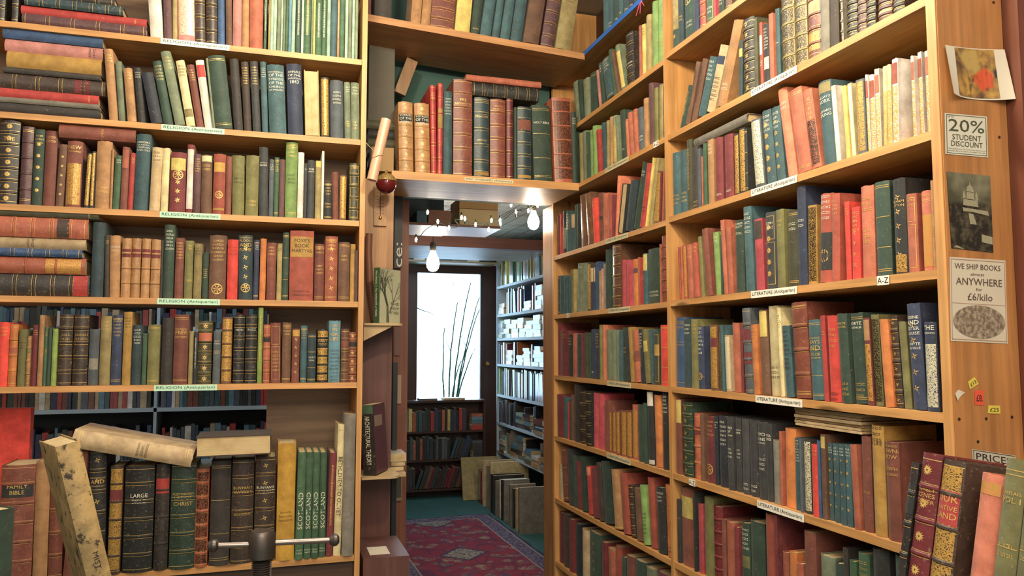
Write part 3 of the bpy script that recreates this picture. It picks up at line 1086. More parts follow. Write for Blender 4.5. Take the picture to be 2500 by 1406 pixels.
go(lit(1, 'near'), ((1620, 0, 3.906), '''
75 132 N dg . m;l=kh@.3-.8
136 180 N dt . g2@.4
185 278 N dg . e2@.25;c=.62
284 325 N nv . g2@.6
330 386 N bk2 . b5
390 466 N gn . e2@.2;f
470 500 N rs . .
505 566 N dg . e4@.3
570 640 N br . b4
650 740 N dg . b4
750 830 N rb . .
840 920 N dk . .
'''))
go(lit(2, 'near'), ((1620, 0, 3.906), '''
140 192 830 dg 230 v=G
198 242 600 br 300 v=K
246 302 580 br 352 v=K
306 380 555 te 438 e5
385 470 455 bg 520 l=nv@.72-.84;k6@.5
480 580 205 tn 675 e3@.78;e2@.25
705 742 400 dt 700 L=yo@.72-.86
745 857 190 dk 725 b6;m
862 906 172 do 842 e1@.96
908 946 222 bk2 895 L=wh@.5-.8;e4@.4
950 1002 228 bk 940 e7@.9;l=wh@.25-.45
1006 1057 130 tc 992 .
1060 1110 95 te 1036 e6@.9;e1@.5
1112 1235 -60 kh 1085 b4;o;O=K
1240 1352 -80 kh 1225 b4;o;O=K
'''), ((1960, 0, 3.906), '''
28 150 -130 rb 20 b4;o=.1-.35;l=bg@.6-.9
153 240 -130 gr 148 .
246 330 -110 db . .
368 396 -100 gr . b4
398 502 -120 dk 395 b5
510 592 -140 pb 505 b4
596 682 -140 dk 592 b5
688 828 -150 pb 685 b5;L=bg@.2-.26
842 952 -200 dk 838 b4
'''))
go(lit(3, 'near'), ((1620, 280, 5.022), '''
95 186 462 te . g3@.3
190 275 432 te . g3@.3
280 341 302 do . v=G
345 410 392 dk . g3@.1
413 460 416 sl . .
463 479 512 tc . .
482 526 348 gn . .
532 608 302 tn . e3@.9
615 712 286 mr 602 e2@.9;e2@.7;e1@.1
735 836 246 mr 726 e2@.9;e2@.7;e1@.1
865 921 232 bk . o
926 996 170 bk 905 o
1000 1032 168 bk . s=1
1100 1232 60 sl 1055 o;O=W
1238 1366 -30 te 1158 e4@.9;m
1370 1476 -72 te 1282 e4@.9;m
1505 1620 -295 sa 1370 e2@.92;e2@.82
1628 1790 -285 tc 1500 s
'''), ((1960, 130, 4.536), '''
82 192 425 tc -28 g5@.86;o=.05-.6;O=K
204 355 330 te 130 l=kh@.86-.98;T=THE_DAY'S/WORK//RUDYARD/KIPLING@.82!W
365 415 366 wh 298 .
475 526 366 yo 420 .
530 582 342 cr 474 o;O=W
597 700 294 sl 560 o;g5@.9
712 750 248 wh 664 o=.02-.68;L=bk2@.7-.92;O=G
755 808 242 wh 724 o=.02-.68;L=bk2@.7-.92
812 864 172 wh 790 o=.02-.68;L=tc@.7-.92
888 932 152 cr 875 o=.02-.68
936 984 128 cr 918 o=.02-.68;e4@.9
988 1053 66 wh 972 o=.02-.68;L=bk2@.7-.95
1222 1276 32 wh 1178 o=.02-.68;L=tc@.7-.92
1280 1342 0 wh 1232 o=.02-.68;L=bk2@.7-.92
1375 1428 -30 wh 1342 o=.02-.68;L=tc@.7-.92
'''))
go(lit(4, 'near'), ((1620, 480, 5.022), '''
193 216 622 bk2 165 .
219 243 617 tc 195 g3
246 284 598 bk2 225 o
290 352 592 tc 268 g3
358 432 572 bk2 335 g2
440 492 500 ol 392 g4
512 582 412 rb 434 .
630 697 442 lg 585 e2
700 726 470 dg . .
732 780 292 tc 680 e2
785 842 386 tc 748 .
870 972 292 dg 845 T=WILLIAM/HAZLITT@.96!W;e1@.8
990 1092 122 te 970 e5@.9
1110 1216 288 rs 1060 L=db@.72-.97
1238 1370 192 ch 1218 e2@.84;m;f
1378 1486 162 ol 1348 g2@.94;g2@.84
1490 1636 172 do 1478 e2@.8;s
'''), ((1930, 380, 4.135), '''
66 156 312 nv 40 e2@.86;e2@.78;e2@.64
160 252 506 mu 150 o;O=K
268 398 392 bk2 272 e5@.95;l=bk@.14-.56;c=.3
403 482 386 bk2 400 g4@.9
556 606 466 sc 540 g3
609 692 520 sc 602 g5@.9;m
705 836 312 sa 680 g3@.85;a3@.5
846 1002 266 dg 810 s=1
1042 1168 232 bk 1012 T=PELHAM/LYTTON@.77;m;o=.02-.2
1176 1282 386 tc 1152 g2;f
1330 1440 356 sa 1306 o=.05-.7;g2@.92
1443 1472 252 tn 1412 .
'''))
go(lit(5, 'near'), ((1620, 720, 4.847), '''
85 214 272 bl 82 g2@.9;f
218 312 290 dt 205 e3
315 392 286 ol 302 g3
395 466 372 nv 388 e7@.95;c=.2
536 642 355 br 524 o;L=mr@.66-.8
650 688 360 do 640 v=G
690 722 356 te 680 .
726 802 480 bg 698 o;O=W
810 906 336 tc 764 .
915 946 340 mr . .
948 1046 162 sl 900 b4;L=mr@.6-.75;l=mr@.34-.48
1052 1132 352 or 1010 g3
1140 1246 182 br 1092 L=yo@.68-.98
1250 1376 136 cr 1206 k6@.9;k3@.3
1380 1426 152 cr 1332 k6@.9
1432 1526 372 te 1370 k9@.9
1536 1722 96 rb 1472 b3;s
'''), ((1930, 720, 4.395), '''
205 345 272 te 155 T=MACAULAY'S/ESSAYS/AND/LAYS_OF/ANCIENT_ROME@.78;s=1
350 405 226 rd 300 g2@.8
408 526 226 sc 370 g4@.82;k2@.08
532 656 206 dg 466 T=MORTE/D'ARTHUR@.9!G;g3@.2
658 812 202 dg 586 T=MORTE/D'ARTHUR@.9!W;g3@.2;s
820 892 252 mr 764 L=tn@.74-.98;o=.05-.7
898 986 216 ol 836 o=.05-.95;O=K
1000 1108 266 or 930 .
1115 1206 226 db 1038 b5;m
1212 1292 292 ol 1140 .
1298 1442 96 nv 1216 T=ROSINE/AND/SISTER/LOUISE//WHYTE/MELVILLE@.88!W;m
1446 1580 292 nv 1398 o=.05-.75;O=W;T=THE/GORDONS@.96!W
'''))
def SB(): return lit(6, 'near')
go(SB(), ((1630, 950, 4.136), '''
75 132 100 rb 65 L=yo@.68-.99
136 242 132 dg 124 b5;m
256 325 246 tc 250 b3;L=mr@.68-.8
328 368 256 br . .
372 466 272 mr 360 g4;c=.2
470 508 276 dn . e3
511 592 272 dn 496 e6
600 670 288 ch . T=LORD/OF/OCEAN@.87!W;e3@.55
674 742 296 ch . T=COACH/OFFER@.85!W;e3@.55
745 816 305 ch . e6@.85;e2@.12
820 902 318 ch . e6@.84;e2@.12
905 992 332 ch . T=TWO/DONS/AND_TWO@.86!W;e3@.5
996 1056 350 ch . T=WELL/THIS@.86!W
1060 1132 516 gr 1046 .
1136 1165 432 tc . .
1168 1281 402 or 1160 .
1286 1336 496 te . e8@.95
1340 1366 508 sl . .
1369 1450 512 bk . o;O=W
'''), ((1890, 990, 3.38), '''
310 363 322 sc 288 g2
366 390 296 bl . .
392 440 242 br 368 L=yo@.84-.98
446 490 318 te . m;e3@.94;O=W
493 541 322 te . m;e3@.94
544 591 328 te . m;e3@.94
594 643 332 te . m;e3@.94
652 716 328 tc 612 .
720 808 252 rb 682 g1@.4
812 916 168 mu 772 T=A_LIFE@.86!K;k3@.97
922 1036 302 rb 890 T=THE_KING'S/OWN/NOW//JOSEPH/HOCKING@.97!G
'''))
go(lit(7, 'near'), ((1630, 1150, 5.49), '''
95 150 380 dk . .
156 332 236 rb 150 L=yo@.62-.9
350 388 302 bk . .
396 470 452 rs . .
476 600 362 ol . .
606 718 482 mr . b5;n
725 778 652 rb . .
781 886 692 tc . .
890 962 758 mr . .
970 1092 702 dg . e5@.9;l=ol@.4-.56
1096 1290 692 dg . .
1306 1445 592 bk2 . .
1450 1500 600 mr . .
1530 1628 1096 tc . .
1632 1732 1098 or . .
1736 1822 1250 tc . .
1826 1985 832 rb . .
'''), ((1950, 1150, 5.49), '''
285 490 1152 sg . .
495 616 1250 dg . .
620 690 1052 dk . .
700 800 1222 gn . .
805 965 1122 gn . g3
1000 1230 1082 bk . .
1320 1490 1162 dg . .
'''))
# pamphlets lying on the blue books, a pale book lying above the third near shelf
s6 = SH['R6']
s6.stack((1630, 950, 4.136), None, '''
1290 1960 6 bg X
1282 1950 6 bg X
1286 1965 6 bg X
1278 1955 7 bg X
1290 1950 7 bg X
1280 1960 8 bg X
''', off0=.01)
s3 = SH['R3']
s3.stack((1620, 280, 5.022), None, '''
372 1020 22 gr k3@.1
''', off0=.004)
# ------------------------------------------------------------------ the room
def struct(name, a, b, m, loc0=True):
    q = MB(); c = Vector(((a[0]+b[0])/2, (a[1]+b[1])/2, (a[2]+b[2])/2)); q.box(Vector(a)-c, Vector(b)-c)
    o = q.build(name, m); o.location = c; return tag(o, kind='structure')
def carpet_mat():
    m, t, b = newmat('worn_blue_green_carpet'); v, oi = coords(t, rnd=False); f = noise(t, v, 9, 5, .6); g = noise(t, v, 260, 2)
    c = mixc(t, f, hexc('2f5f5a'), hexc('4a7a78')); t.links.new(mixc(t, g, c, mixc(t, .5, c, hexc('24443f'))), b.inputs['Base Color'])
    b.inputs['Roughness'].default_value = .95; bump(t, g, .6, .004, b); return m
struct('floor', (-2.6, -2.2, -.05), (2.6, 6.95, 0), carpet_mat())
WALLM = plain('old_plaster', '8b7a66', .9, 0, .1, 4)
struct('wall_right', (2.35, -2.2, 0), (2.45, 6.95, 2.82), plain('dark_wall', '5a4a3e', .9, 0, .1, 4))
struct('wall_left', (-2.6, -2.2, 0), (-2.5, 6.95, 2.82), WALLM)
struct('ceiling', (-2.6, 2.78, 2.821), (2.6, 6.95, 2.88), WALLM)
DARKW = wood('dark_stained_wood', '4a2e24', 'z', knots=False, rough=.4)
DARKX = wood('dark_stained_wood', '4a2e24', 'x', knots=False, rough=.4)
BRW = wood('brown_stained_wood', '8a5440', 'z', knots=False)
# passage: partition on its left, posts, header, ceiling, end wall with the glazed door
struct('wall_passage', (.30, 3.34, 0), (.50, 6.94, 2.82), plain('passage_wall', '6a5448', .8))
struct('wall_end', (.50, 6.89, 0), (1.08, 6.95, 2.82), plain('end_wall', '5c6660', .9))
o = struct('trim_1', (1.08, 6.87, EYE + .815), (2.35, 6.95, 2.82), plain('end_wall', '5c6660', .9)); o.name = 'wall_above_door'
struct('wall_beside_door', (2.02, 6.89, 0), (2.35, 6.95, EYE + .814), plain('end_wall', '5c6660', .9))
def white_boards():
    m, t, b = newmat('whitewashed_boards'); v, oi = coords(t, (1, 1, 1), rnd=False)
    wv = N(t, 'ShaderNodeTexBrick'); wv.inputs['Scale'].default_value = 1; wv.inputs['Mortar Size'].default_value = .004
    wv.inputs['Brick Width'].default_value = 30; wv.inputs['Row Height'].default_value = .14
    wv.inputs['Color1'].default_value = hexc('dcdacd'); wv.inputs['Color2'].default_value = hexc('eceadf'); wv.inputs['Mortar'].default_value = hexc('5a564c')
    mp = N(t, 'ShaderNodeMapping'); mp.inputs['Rotation'].default_value = (0, 0, R(90)); t.links.new(v, mp.inputs['Vector']); t.links.new(mp.outputs[0], wv.inputs['Vector'])
    f = noise(t, v, 7, 6, .7); t.links.new(mixc(t, ramp(t, f, .5, .75), wv.outputs[0], hexc('8f8570')), b.inputs['Base Color'])
    b.inputs['Roughness'].default_value = .6; return m
struct('ceiling_passage', (.5, 3.2, EYE + .96), (2.35, 6.88, EYE + .98), white_boards())
# opening posts
def post(nm, a, b, m, lab):
    o = struct(nm, a, b, m); del o['kind']; tag(o, lab, 'post'); return o
post('door_post', (RX + .0, Y_L + .0185, 0), (RX + .20, Y_L + .14, EYE + .627), wood('amber_post', 'b07c50', 'z'), 'amber wooden post at the end of the literature shelves, beside the passage opening')
post('door_post', (.474, 3.2, 0), (.534, 3.29, EYE + .625), BRW, 'reddish brown painted post on the religion side of the passage opening')
struct('wall_over_opening', (.28, 3.17, EYE + .632), (1.158, 3.2, 2.82), plain('dark_green_panel', '3c5a54', .8, 0, .1, 3))
# door
def door():
    r = empty('door_1', (1.5, 6.86, 0)); tag(r, kind='structure')
    x0, x1, z1 = 1.082, 2.018, EYE + .81; gx0, gx1, gz0, gz1 = 1.225, 1.812, EYE - .47, EYE + .675
    q = MB()
    def bx(a, b, c, d): q.box((a - 1.5, -.02, c), (b - 1.5, .02, d))
    bx(x0 + .05, gx0, .02, z1 - .05); bx(gx1, x1 - .05, .02, z1 - .05); bx(gx0, gx1, .02, gz0); bx(gx0, gx1, gz1, z1 - .05)
    q.build('door_leaf', DARKW, r)
    q = MB(); q.box((x0 - 1.5, -.05, 0), (x0 + .045 - 1.5, .06, z1)); q.box((x1 - .045 - 1.5, -.05, 0), (x1 - 1.5, .06, z1)); q.box((x0 + .045 - 1.5, -.05, z1 - .045), (x1 - .045 - 1.5, .06, z1))
    q.build('door_frame', DARKX, r)
    m, t, b = newmat('window_glass'); t.nodes.remove(b); out = t.nodes['Material Output']
    tr = N(t, 'ShaderNodeBsdfTransparent'); gl = N(t, 'ShaderNodeBsdfGlossy'); gl.inputs['Roughness'].default_value = .02; ms = N(t, 'ShaderNodeMixShader'); ms.inputs[0].default_value = .06
    t.links.new(tr.outputs[0], ms.inputs[1]); t.links.new(gl.outputs[0], ms.inputs[2]); t.links.new(ms.outputs[0], out.inputs['Surface'])
    q = MB(); q.box((gx0 - 1.5, -.003, gz0), (gx1 - 1.5, .003, gz1)); q.build('window_pane', m, r)
    q = MB(); q.lathe([(.006, 0), (.006, .03), (.02, .035), (.022, .05), (.012, .06)], (gx1 + .06 - 1.5, -.02, EYE - .15), (0, -1, 0), 14); q.build('door_knob', plain('brass', 'b08a4a', .35, .8), r, True)
door()
# shrub outside the glass
def shrub():
    rnd = random.Random(5); q = MB(); B0 = PY(1097, 1000, 7.35); B0.z = .25
    tg = [(1172, 722), (1173, 748), (1116, 738), (1160, 850), (1150, 690), (1085, 800), (1126, 880)]
    for i, (x, y) in enumerate(tg):
        e = PY(x, y, 7.35 + rnd.uniform(-.1, .2)); c = B0.lerp(e, .5) + Vector((-.07, 0, .14))
        pts = []
        for k in range(12):
            s = k / 11; pts.append((B0 * (1-s)**2 + c * 2*s*(1-s) + e * s*s) + Vector((rnd.uniform(-.004, .004), 0, 0)))
        q.tube(pts, .011, 6, 0, .005)
        if i % 2 == 0:
            p = pts[7]; q.tube([p, p + Vector((rnd.uniform(-.12, .12), 0, .1)), p + Vector((rnd.uniform(-.2, .2), 0, .16))], .004, 5, 0, .0015)
    q.tube([PY(1010, 748, 7.3), PY(1032, 758, 7.3), PY(1052, 764, 7.3), PY(1066, 775, 7.3)], .006, 6, 0, .002)
    q.tube([PY(1122, 668, 7.3), PY(1108, 690, 7.3), PY(1103, 712, 7.3)], .004, 6, 0, .002)
    o = q.build('bare_shrub', plain('green_stems', '0f5a40', .6), None, True)
    tag(o, 'bare green-stemmed shrub seen through the glass of the end door', 'shrub')
    q = MB(); q.box((-.6, -.2, -.25), (.9, .3, 0)); o = q.build('planter', plain('stone_planter', '8a8a80', .9)); o.location = (1.6, 7.4, .25); tag(o, 'pale stone planter outside the end door holding the bare shrub', 'planter')
shrub()
struct('ground_outside', (-1, 6.96, -.06), (4, 9.5, -.01), plain('paving', '9a9a92', .9))
# rug
def rug():
    m, t, b = newmat('red_persian_rug'); v, oi = coords(t, rnd=False); W2, L2 = .475, 1.27
    sep = N(t, 'ShaderNodeSeparateXYZ'); t.links.new(v, sep.inputs[0])
    def mth(op, a, b2=None):
        n = N(t, 'ShaderNodeMath', operation=op)
        for i, q in enumerate((a, b2)):
            if q is None: continue
            if hasattr(q, 'links'): t.links.new(q, n.inputs[i])
            else: n.inputs[i].default_value = q
        return n.outputs[0]
    ax = mth('ABSOLUTE', sep.outputs[0]); ay = mth('ABSOLUTE', sep.outputs[1])
    ed = mth('MINIMUM', mth('SUBTRACT', W2, ax), mth('SUBTRACT', L2, ay))
    vo = N(t, 'ShaderNodeTexVoronoi'); vo.inputs['Scale'].default_value = 11; t.links.new(v, vo.inputs['Vector'])
    vo2 = N(t, 'ShaderNodeTexVoronoi', feature='DISTANCE_TO_EDGE'); vo2.inputs['Scale'].default_value = 7; t.links.new(v, vo2.inputs['Vector'])
    n1 = noise(t, v, 60, 5, .7); n2 = noise(t, v, 6, 3)
    field = mixc(t, ramp(t, n2, .3, .7), hexc('a02c3a'), hexc('7c2440'))
    flw = mth('MULTIPLY', ramp(t, vo.outputs['Distance'], .5, .35), ramp(t, n1, .42, .56))
    field = mixc(t, flw, field, mixc(t, ramp(t, n2, .4, .6), hexc('4a4a66'), hexc('b09a78')))
    field = mixc(t, mth('MULTIPLY', ramp(t, vo2.outputs['Distance'], .035, .02), .6), field, hexc('3c2c4c'))
    # a row of lozenge medallions down the middle
    fy = mth('ABSOLUTE', mth('SUBTRACT', mth('FRACT', mth('DIVIDE', mth('ADD', sep.outputs[1], .25), .9)), .5))
    loz = mth('ADD', mth('MULTIPLY', fy, 4.2), mth('MULTIPLY', ax, 4.5))
    field = mixc(t, ramp(t, loz, .78, .72), field, hexc('40304e')); field = mixc(t, ramp(t, loz, .66, .6), field, mixc(t, ramp(t, n1, .45, .6), hexc('b0a088'), hexc('4a4a5c')))
    bord = mixc(t, ramp(t, n1, .44, .58), hexc('46365c'), hexc('8a7a86'))
    c = mixc(t, ramp(t, ed, .135, .13), field, hexc('b8a68e')); c = mixc(t, ramp(t, ed, .127, .122), c, bord)
    c = mixc(t, ramp(t, ed, .032, .028), c, hexc('a89a90')); c = mixc(t, ramp(t, ed, .022, .018), c, hexc('3a2c4a'))
    g = noise(t, v, 500, 2); t.links.new(mixc(t, mth('MULTIPLY', g, .35), c, hexc('201824')), b.inputs['Base Color'])
    b.inputs['Roughness'].default_value = .95; bump(t, g, .5, .003, b)
    q = MB(); nx, ny = 14, 40; rnd = random.Random(3); V = []
    for j in range(ny + 1):
        for i in range(nx + 1):
            x = -W2 + 2*W2*i/nx; y = -L2 + 2*L2*j/ny
            if i in (0, nx): x += .006 * math.sin(j * 1.3)
            V.append((x, y, .009 + .0025 * math.sin(x * 9 + y * 4) + .002 * rnd.random()))
    Fc = [(j*(nx+1)+i, j*(nx+1)+i+1, (j+1)*(nx+1)+i+1, (j+1)*(nx+1)+i) for j in range(ny) for i in range(nx)]
    n0 = len(V); V2 = [(x, y, .0012) for x, y, z in V]; F2 = [tuple(n0 + k for k in f[::-1]) for f in Fc]
    rim = [i for i in range(nx + 1)] + [(j+1)*(nx+1) - 1 for j in range(1, ny + 1)] + [ny*(nx+1) + i for i in range(nx - 1, -1, -1)] + [j*(nx+1) for j in range(ny - 1, 0, -1)]
    F3 = [(rim[k], n0 + rim[k], n0 + rim[(k+1) % len(rim)], rim[(k+1) % len(rim)]) for k in range(len(rim))]
    q.raw(V + V2, Fc + F2 + F3); o = q.build('persian_rug', m, None, True); o.location = (1.17, 4.585, 0); o.rotation_euler.z = R(1.0)
    tag(o, 'long red persian rug with a purple border on the passage floor', 'rug')
    f = MB()
    for k in range(60):
        x = -W2 + .01 + (2*W2 - .02) * k / 59; f.tube([(x, L2, .004), (x + .003 * math.sin(k), L2 + .02, .003)], .0015, 4)
    fo = f.build('fringe', PAPER, o); tag(fo, kind='stuff')
rug()

# ------------------------------------------------------------------ passage: beams, shelves, boxes, lamps
WHITEP = plain('whitewashed_shelf', 'b9c4c6', .6, 0, .12, 12)
def thing_box(name, a, b, m, lab, cat, rz=0, group=None):
    q = MB(); c = Vector(((a[0]+b[0])/2, (a[1]+b[1])/2, a[2])); q.box(Vector(a)-c, Vector(b)-c); o = q.build(name, m); o.location = c; o.rotation_euler.z = rz
    return tag(o, lab, cat, group)
thing_box('ceiling_beam', (.505, 5.2, EYE + .70), (2.34, 5.28, EYE + .775), wood('brown_beam', '6b4030', 'x', knots=False), 'dark brown beam across the passage under the white boards', 'beam')
thing_box('ceiling_board', (.505, 5.282, EYE + .70), (2.34, 5.95, EYE + .715), wood('pale_old_board', 'a8926c', 'x'), 'pale unpainted board lying behind the brown passage beam', 'board')
thing_box('door_ledge', (1.0, 6.55, EYE + .742), (1.9, 6.80, EYE + .758), wood('pale_old_board', 'a8926c', 'x'), 'narrow pale ledge over the glazed end door', 'ledge')
# cardboard boxes on a high rack just inside the opening
CARD = plain('cardboard', '9c7c54', .85, 0, .1, 8)
def carton(x0, x1, y, z0, z1, lab, m=CARD, d=.22, nm='cardboard_box'):
    r = empty(nm, ((x0+x1)/2, y + d/2, z0)); w2 = (x1-x0)/2; h = z1 - z0; q = MB()
    q.box((-w2, -d/2, 0), (w2, d/2, h * .97)); q.build('box_body', m, r)
    q = MB(); q.obox((0, -d*.25, h*.985), (w2, 0, 0), (0, d*.24, 0), (0, 0, .002)); q.obox((0, d*.25, h*.985), (w2, 0, 0), (0, d*.24, 0), (0, 0, .002)); q.build('box_flap', m, r)
    tag(r, lab, 'box'); return r
zc = lambda y, Y: PY(1100, y, Y).z
Yc = 4.0
xa = lambda x, y=520: PY(x, y, Yc).x
thing_box('high_rack', (.506, Yc - .02, zc(548, Yc) - .014), (xa(1222), Yc + .32, zc(548, Yc)), wood('brown_beam', '6b4030', 'x', knots=False), 'dark high rack board holding cartons inside the passage', 'shelf')
carton(xa(1122), xa(1216), Yc, zc(547, Yc), zc(508, Yc), 'pale handwritten cardboard box under the other carton on the passage rack', plain('pale_cardboard', 'b8a47c', .85, 0, .1, 8))
carton(xa(1121), xa(1215), Yc - .005, zc(507, Yc), zc(482, Yc), 'darker brown cardboard box topmost on the passage rack')
carton(xa(1046), xa(1101), Yc, zc(547, Yc), zc(515, Yc), 'brown wooden crate between black case and cartons on passage rack', wood('crate_wood', '7a4c34', 'x'), nm='wooden_crate')
carton(xa(1018), xa(1043), Yc, zc(547, Yc), zc(519, Yc), 'small dark teal case at the dim end of the passage rack', plain('teal_case', '2c4854', .6), nm='storage_case')
thing_box('dark_void_panel', (.506, 4.36, EYE + .655), (xa(1118), 4.42, EYE + .955), plain('dark_void_teal', '23363c', .6), 'dark teal panel added for the dark void behind the passage cartons', 'panel')  # dark sheet added so the void behind the cartons reads dark
# white shelving on the passage side
PSX = 1.92; PZS = [.548, .293, .082, -.146, -.415, -.66, -.91]
def passage_shelving():
    r = empty('shelving_unit', (PSX, 5.9, 0)); tag(r, 'whitewashed shelving unit crammed with paperbacks along the passage', 'shelving')
    def B(nm, a, b, m):
        q = MB(); c = (Vector(a) + Vector(b)) / 2; q.box(Vector(a) - c, Vector(b) - c); o = q.build(nm, m, r); o.location = c - r.location
    for z in PZS: B('shelf', (PSX, 4.75, z + EYE - .022), (PSX + .24, 6.66, z + EYE), WHITEP)
    for y in (4.73, 6.661): B('side_panel', (PSX, y, .02), (PSX + .24, y + .018, EYE + .85), WHITEP)
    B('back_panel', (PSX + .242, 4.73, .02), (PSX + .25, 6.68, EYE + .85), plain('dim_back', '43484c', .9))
passage_shelving()
def paperback(t, h, d, code, rnd, group, lab, loc, rz=-R(90), flat=False, lean=0):
    root = empty('paperback_book'); q = MB()
    bd = min(.0012, t * .15)
    q.box((-t/2, 0, 0), (t/2, bd, h)); q.box((-t/2, bd, 0), (-t/2 + bd, d, h)); q.box((t/2 - bd, bd, 0), (t/2, d, h))
    q.build('cover', cover_mat(code, 'gloss'), root)
    q = MB(); q.box((-t/2 + bd, bd, .0006), (t/2 - bd, d - .0006, h - .0006)); q.build('pages', PAGES if rnd.random() < .5 else PAPER, root)
    root.location = loc; root.rotation_euler = (0, R(90) if flat else lean, rz); tag(root, lab, 'book', group); return root
PNAME = lambda c: PAL[c][0]
def pshelf(z, y0, y1, pal, hts, group, key, seed, x=PSX, flatp=0.0, xo=(.0, .02)):
    """paperbacks from the far end to the near end; small stacks lie between them"""
    rnd = random.Random(seed); y = y1
    while y > y0:
        c = rnd.choice(pal)
        if rnd.random() < flatp:
            wd = rnd.uniform(.15, .2); zz = z + .0005
            for k in range(rnd.randint(3, 5)):
                t = rnd.uniform(.02, .042)
                if zz + t > z + .19: break
                c = rnd.choice(pal + ['wh', 'bg', 'lb', 'mt'])
                lab = f'{PNAME(c)} paperback lying {"at the foot of" if k == 0 else "within"} a pile, {key}'
                paperback(t, wd * rnd.uniform(.85, 1), .13, c, rnd, group, lab, (x + rnd.uniform(*xo) - .01, y, zz + t/2), flat=True); zz += t + .0008
            y -= wd + .01
        else:
            t = rnd.uniform(.018, .04); h = rnd.uniform(*hts); ln = rnd.choice([0, 0, 0, 0, R(-5)])
            lab = f'{"thin" if t < .02 else "thick" if t > .028 else "standing"} {PNAME(c)} paperback, upright, {key}'
            paperback(t, h, .14, c, rnd, group, lab, (x + rnd.uniform(*xo), y - t/2 - abs(math.sin(ln)) * h, z + .0005 + t/2*abs(math.sin(ln))), lean=ln); y -= t + .0015 + abs(math.sin(ln)) * h * .9
cool = ['dg', 'nv', 'sl', 'wh', 'bg', 'lb', 'bk', 'gr', 'ch', 'lg']; warm = ['tc', 'rd', 'or', 'nv', 'wh', 'bk', 'mr', 'te', 'cr', 'bl']
pshelf(PZS[0] + EYE, 5.34, 6.60, cool + ['yo', 'lg', 'gn'], (.19, .27), 'paperbacks on the top passage shelf', 'top passage shelf', 1)
pshelf(PZS[1] + EYE, 5.34, 6.60, warm, (.17, .215), 'paperbacks on the second passage shelf', 'second passage shelf', 2, flatp=.12)
pshelf(PZS[2] + EYE, 5.34, 6.60, cool, (.15, .17), 'paperbacks on the third passage shelf', 'third passage shelf', 3, flatp=.9)
pshelf(PZS[3] + EYE, 5.34, 6.60, warm, (.16, .19), 'paperbacks on the fourth passage shelf', 'fourth passage shelf', 4, flatp=.2)
pshelf(PZS[4] + EYE, 5.34, 6.60, cool + ['nv', 'tc'], (.2, .235), 'paperbacks on the fifth passage shelf', 'fifth passage shelf', 5)
pshelf(PZS[5] + EYE, 5.34, 6.60, ['rb', 'bk', 'br', 'db', 'sl', 'lb'], (.17, .21), 'books on the sixth passage shelf', 'sixth passage shelf', 6, flatp=.25)
pshelf(PZS[6] + EYE, 5.34, 6.60, ['wh', 'tn', 'gr', 'bk', 'lb', 'db'], (.17, .21), 'books on the seventh passage shelf', 'seventh passage shelf', 7, flatp=.45)
# large flat books and prints standing on the floor before the shelving
rnd = random.Random(11); y = 6.45; kk = 0
bigs = [('kh', .015, .36, .33), ('bk', .03, .27, .2), ('mr', .03, .27, .2), ('sl', .02, .34, .28), ('bg', .03, .37, .3), ('gr', .02, .34, .28), ('cr', .02, .38, .32), ('bk', .03, .3, .25), ('dk', .03, .3, .25), ('gr', .025, .27, .2), ('wh', .02, .29, .2), ('dk', .035, .3, .2), ('gr', .02, .31, .2), ('wh', .02, .27, .2), ('gr', .03, .3, .2), ('dk', .03, .28, .2), ('bg', .03, .3, .2), ('gr', .03, .32, .2)]
for c, t, h, d in bigs:
    paperback(t, h, d, c, rnd, 'large books and mounts on the passage floor', f'large {PNAME(c)} {"mount" if t < .022 else "volume"} on the floor before the passage shelving, {ORD[kk % 9]} in its run' if kk < 9 else f'large {PNAME(c)} volume nearer the amber post on the passage floor, {ORD[kk - 9]}',
              (1.66 + rnd.uniform(0, .02) if kk else 1.56, y, .0006 + (t/2*.25 if not kk else 0)), lean=(-R(14) if kk == 0 else 0)); y -= t + rnd.uniform(.02, .07); kk += 1
    if y < 5.0: break
# low bookcase before the end door
DX0, DX1, DY = 1.09, 1.78, 6.6
def low_case():
    r = empty('low_bookcase', (1.43, DY, 0)); tag(r, 'dark low bookcase of paperbacks standing before the glazed end door', 'bookcase')
    def B(nm, a, b, m=DARKX):
        q = MB(); c = (Vector(a) + Vector(b)) / 2; q.box(Vector(a) - c, Vector(b) - c); o = q.build(nm, m, r); o.location = c - r.location
    for z in (-.46, -.722, -.965, -1.215): B('shelf', (DX0, DY, z + EYE - .018), (DX1, DY + .17, z + EYE))
    for x in (DX0 - .018, DX1 + .0005): B('side_panel', (x, DY, .002), (x + .0175, DY + .17, EYE - .46), DARKW)
    B('back_panel', (DX0, DY + .172, .002), (DX1, DY + .18, EYE - .46))
low_case()
def dshelf(z, pal, lean_from, key, seed, group):
    rnd = random.Random(seed); x = DX0 + .004; ln = 0
    while x < DX1 - .16:
        t = rnd.uniform(.017, .034); h = rnd.uniform(.16, .2); c = rnd.choice(pal); ln = R(18) if (x - DX0) > lean_from else 0
        paperback(t, h, .12, c, rnd, group, f'{"thin" if t < .02 else "standing"} {PNAME(c)} {"leaning" if ln else "upright"} paperback, {key}', (x + t/2, DY + rnd.uniform(.0, .015), z + .0005 + t/2*math.sin(ln)), rz=0, lean=ln)
        x += t * (1.06 if ln else 1) + (.007 if ln and x - DX0 < lean_from + .03 else .002)
    zz = z + .0005
    for k in range(5):
        t = rnd.uniform(.024, .036); c = rnd.choice(pal)
        paperback(t, DX1 - x - .055 if DX1 - x > .1 else .1, .12, c, rnd, group, f'{PNAME(c)} paperback lying {"lowest" if k == 0 else "higher"} in the pile, {key}', (DX1 - (DX1 - x) + .05, DY + .01, zz + t/2), rz=0, flat=True); zz += t + .001
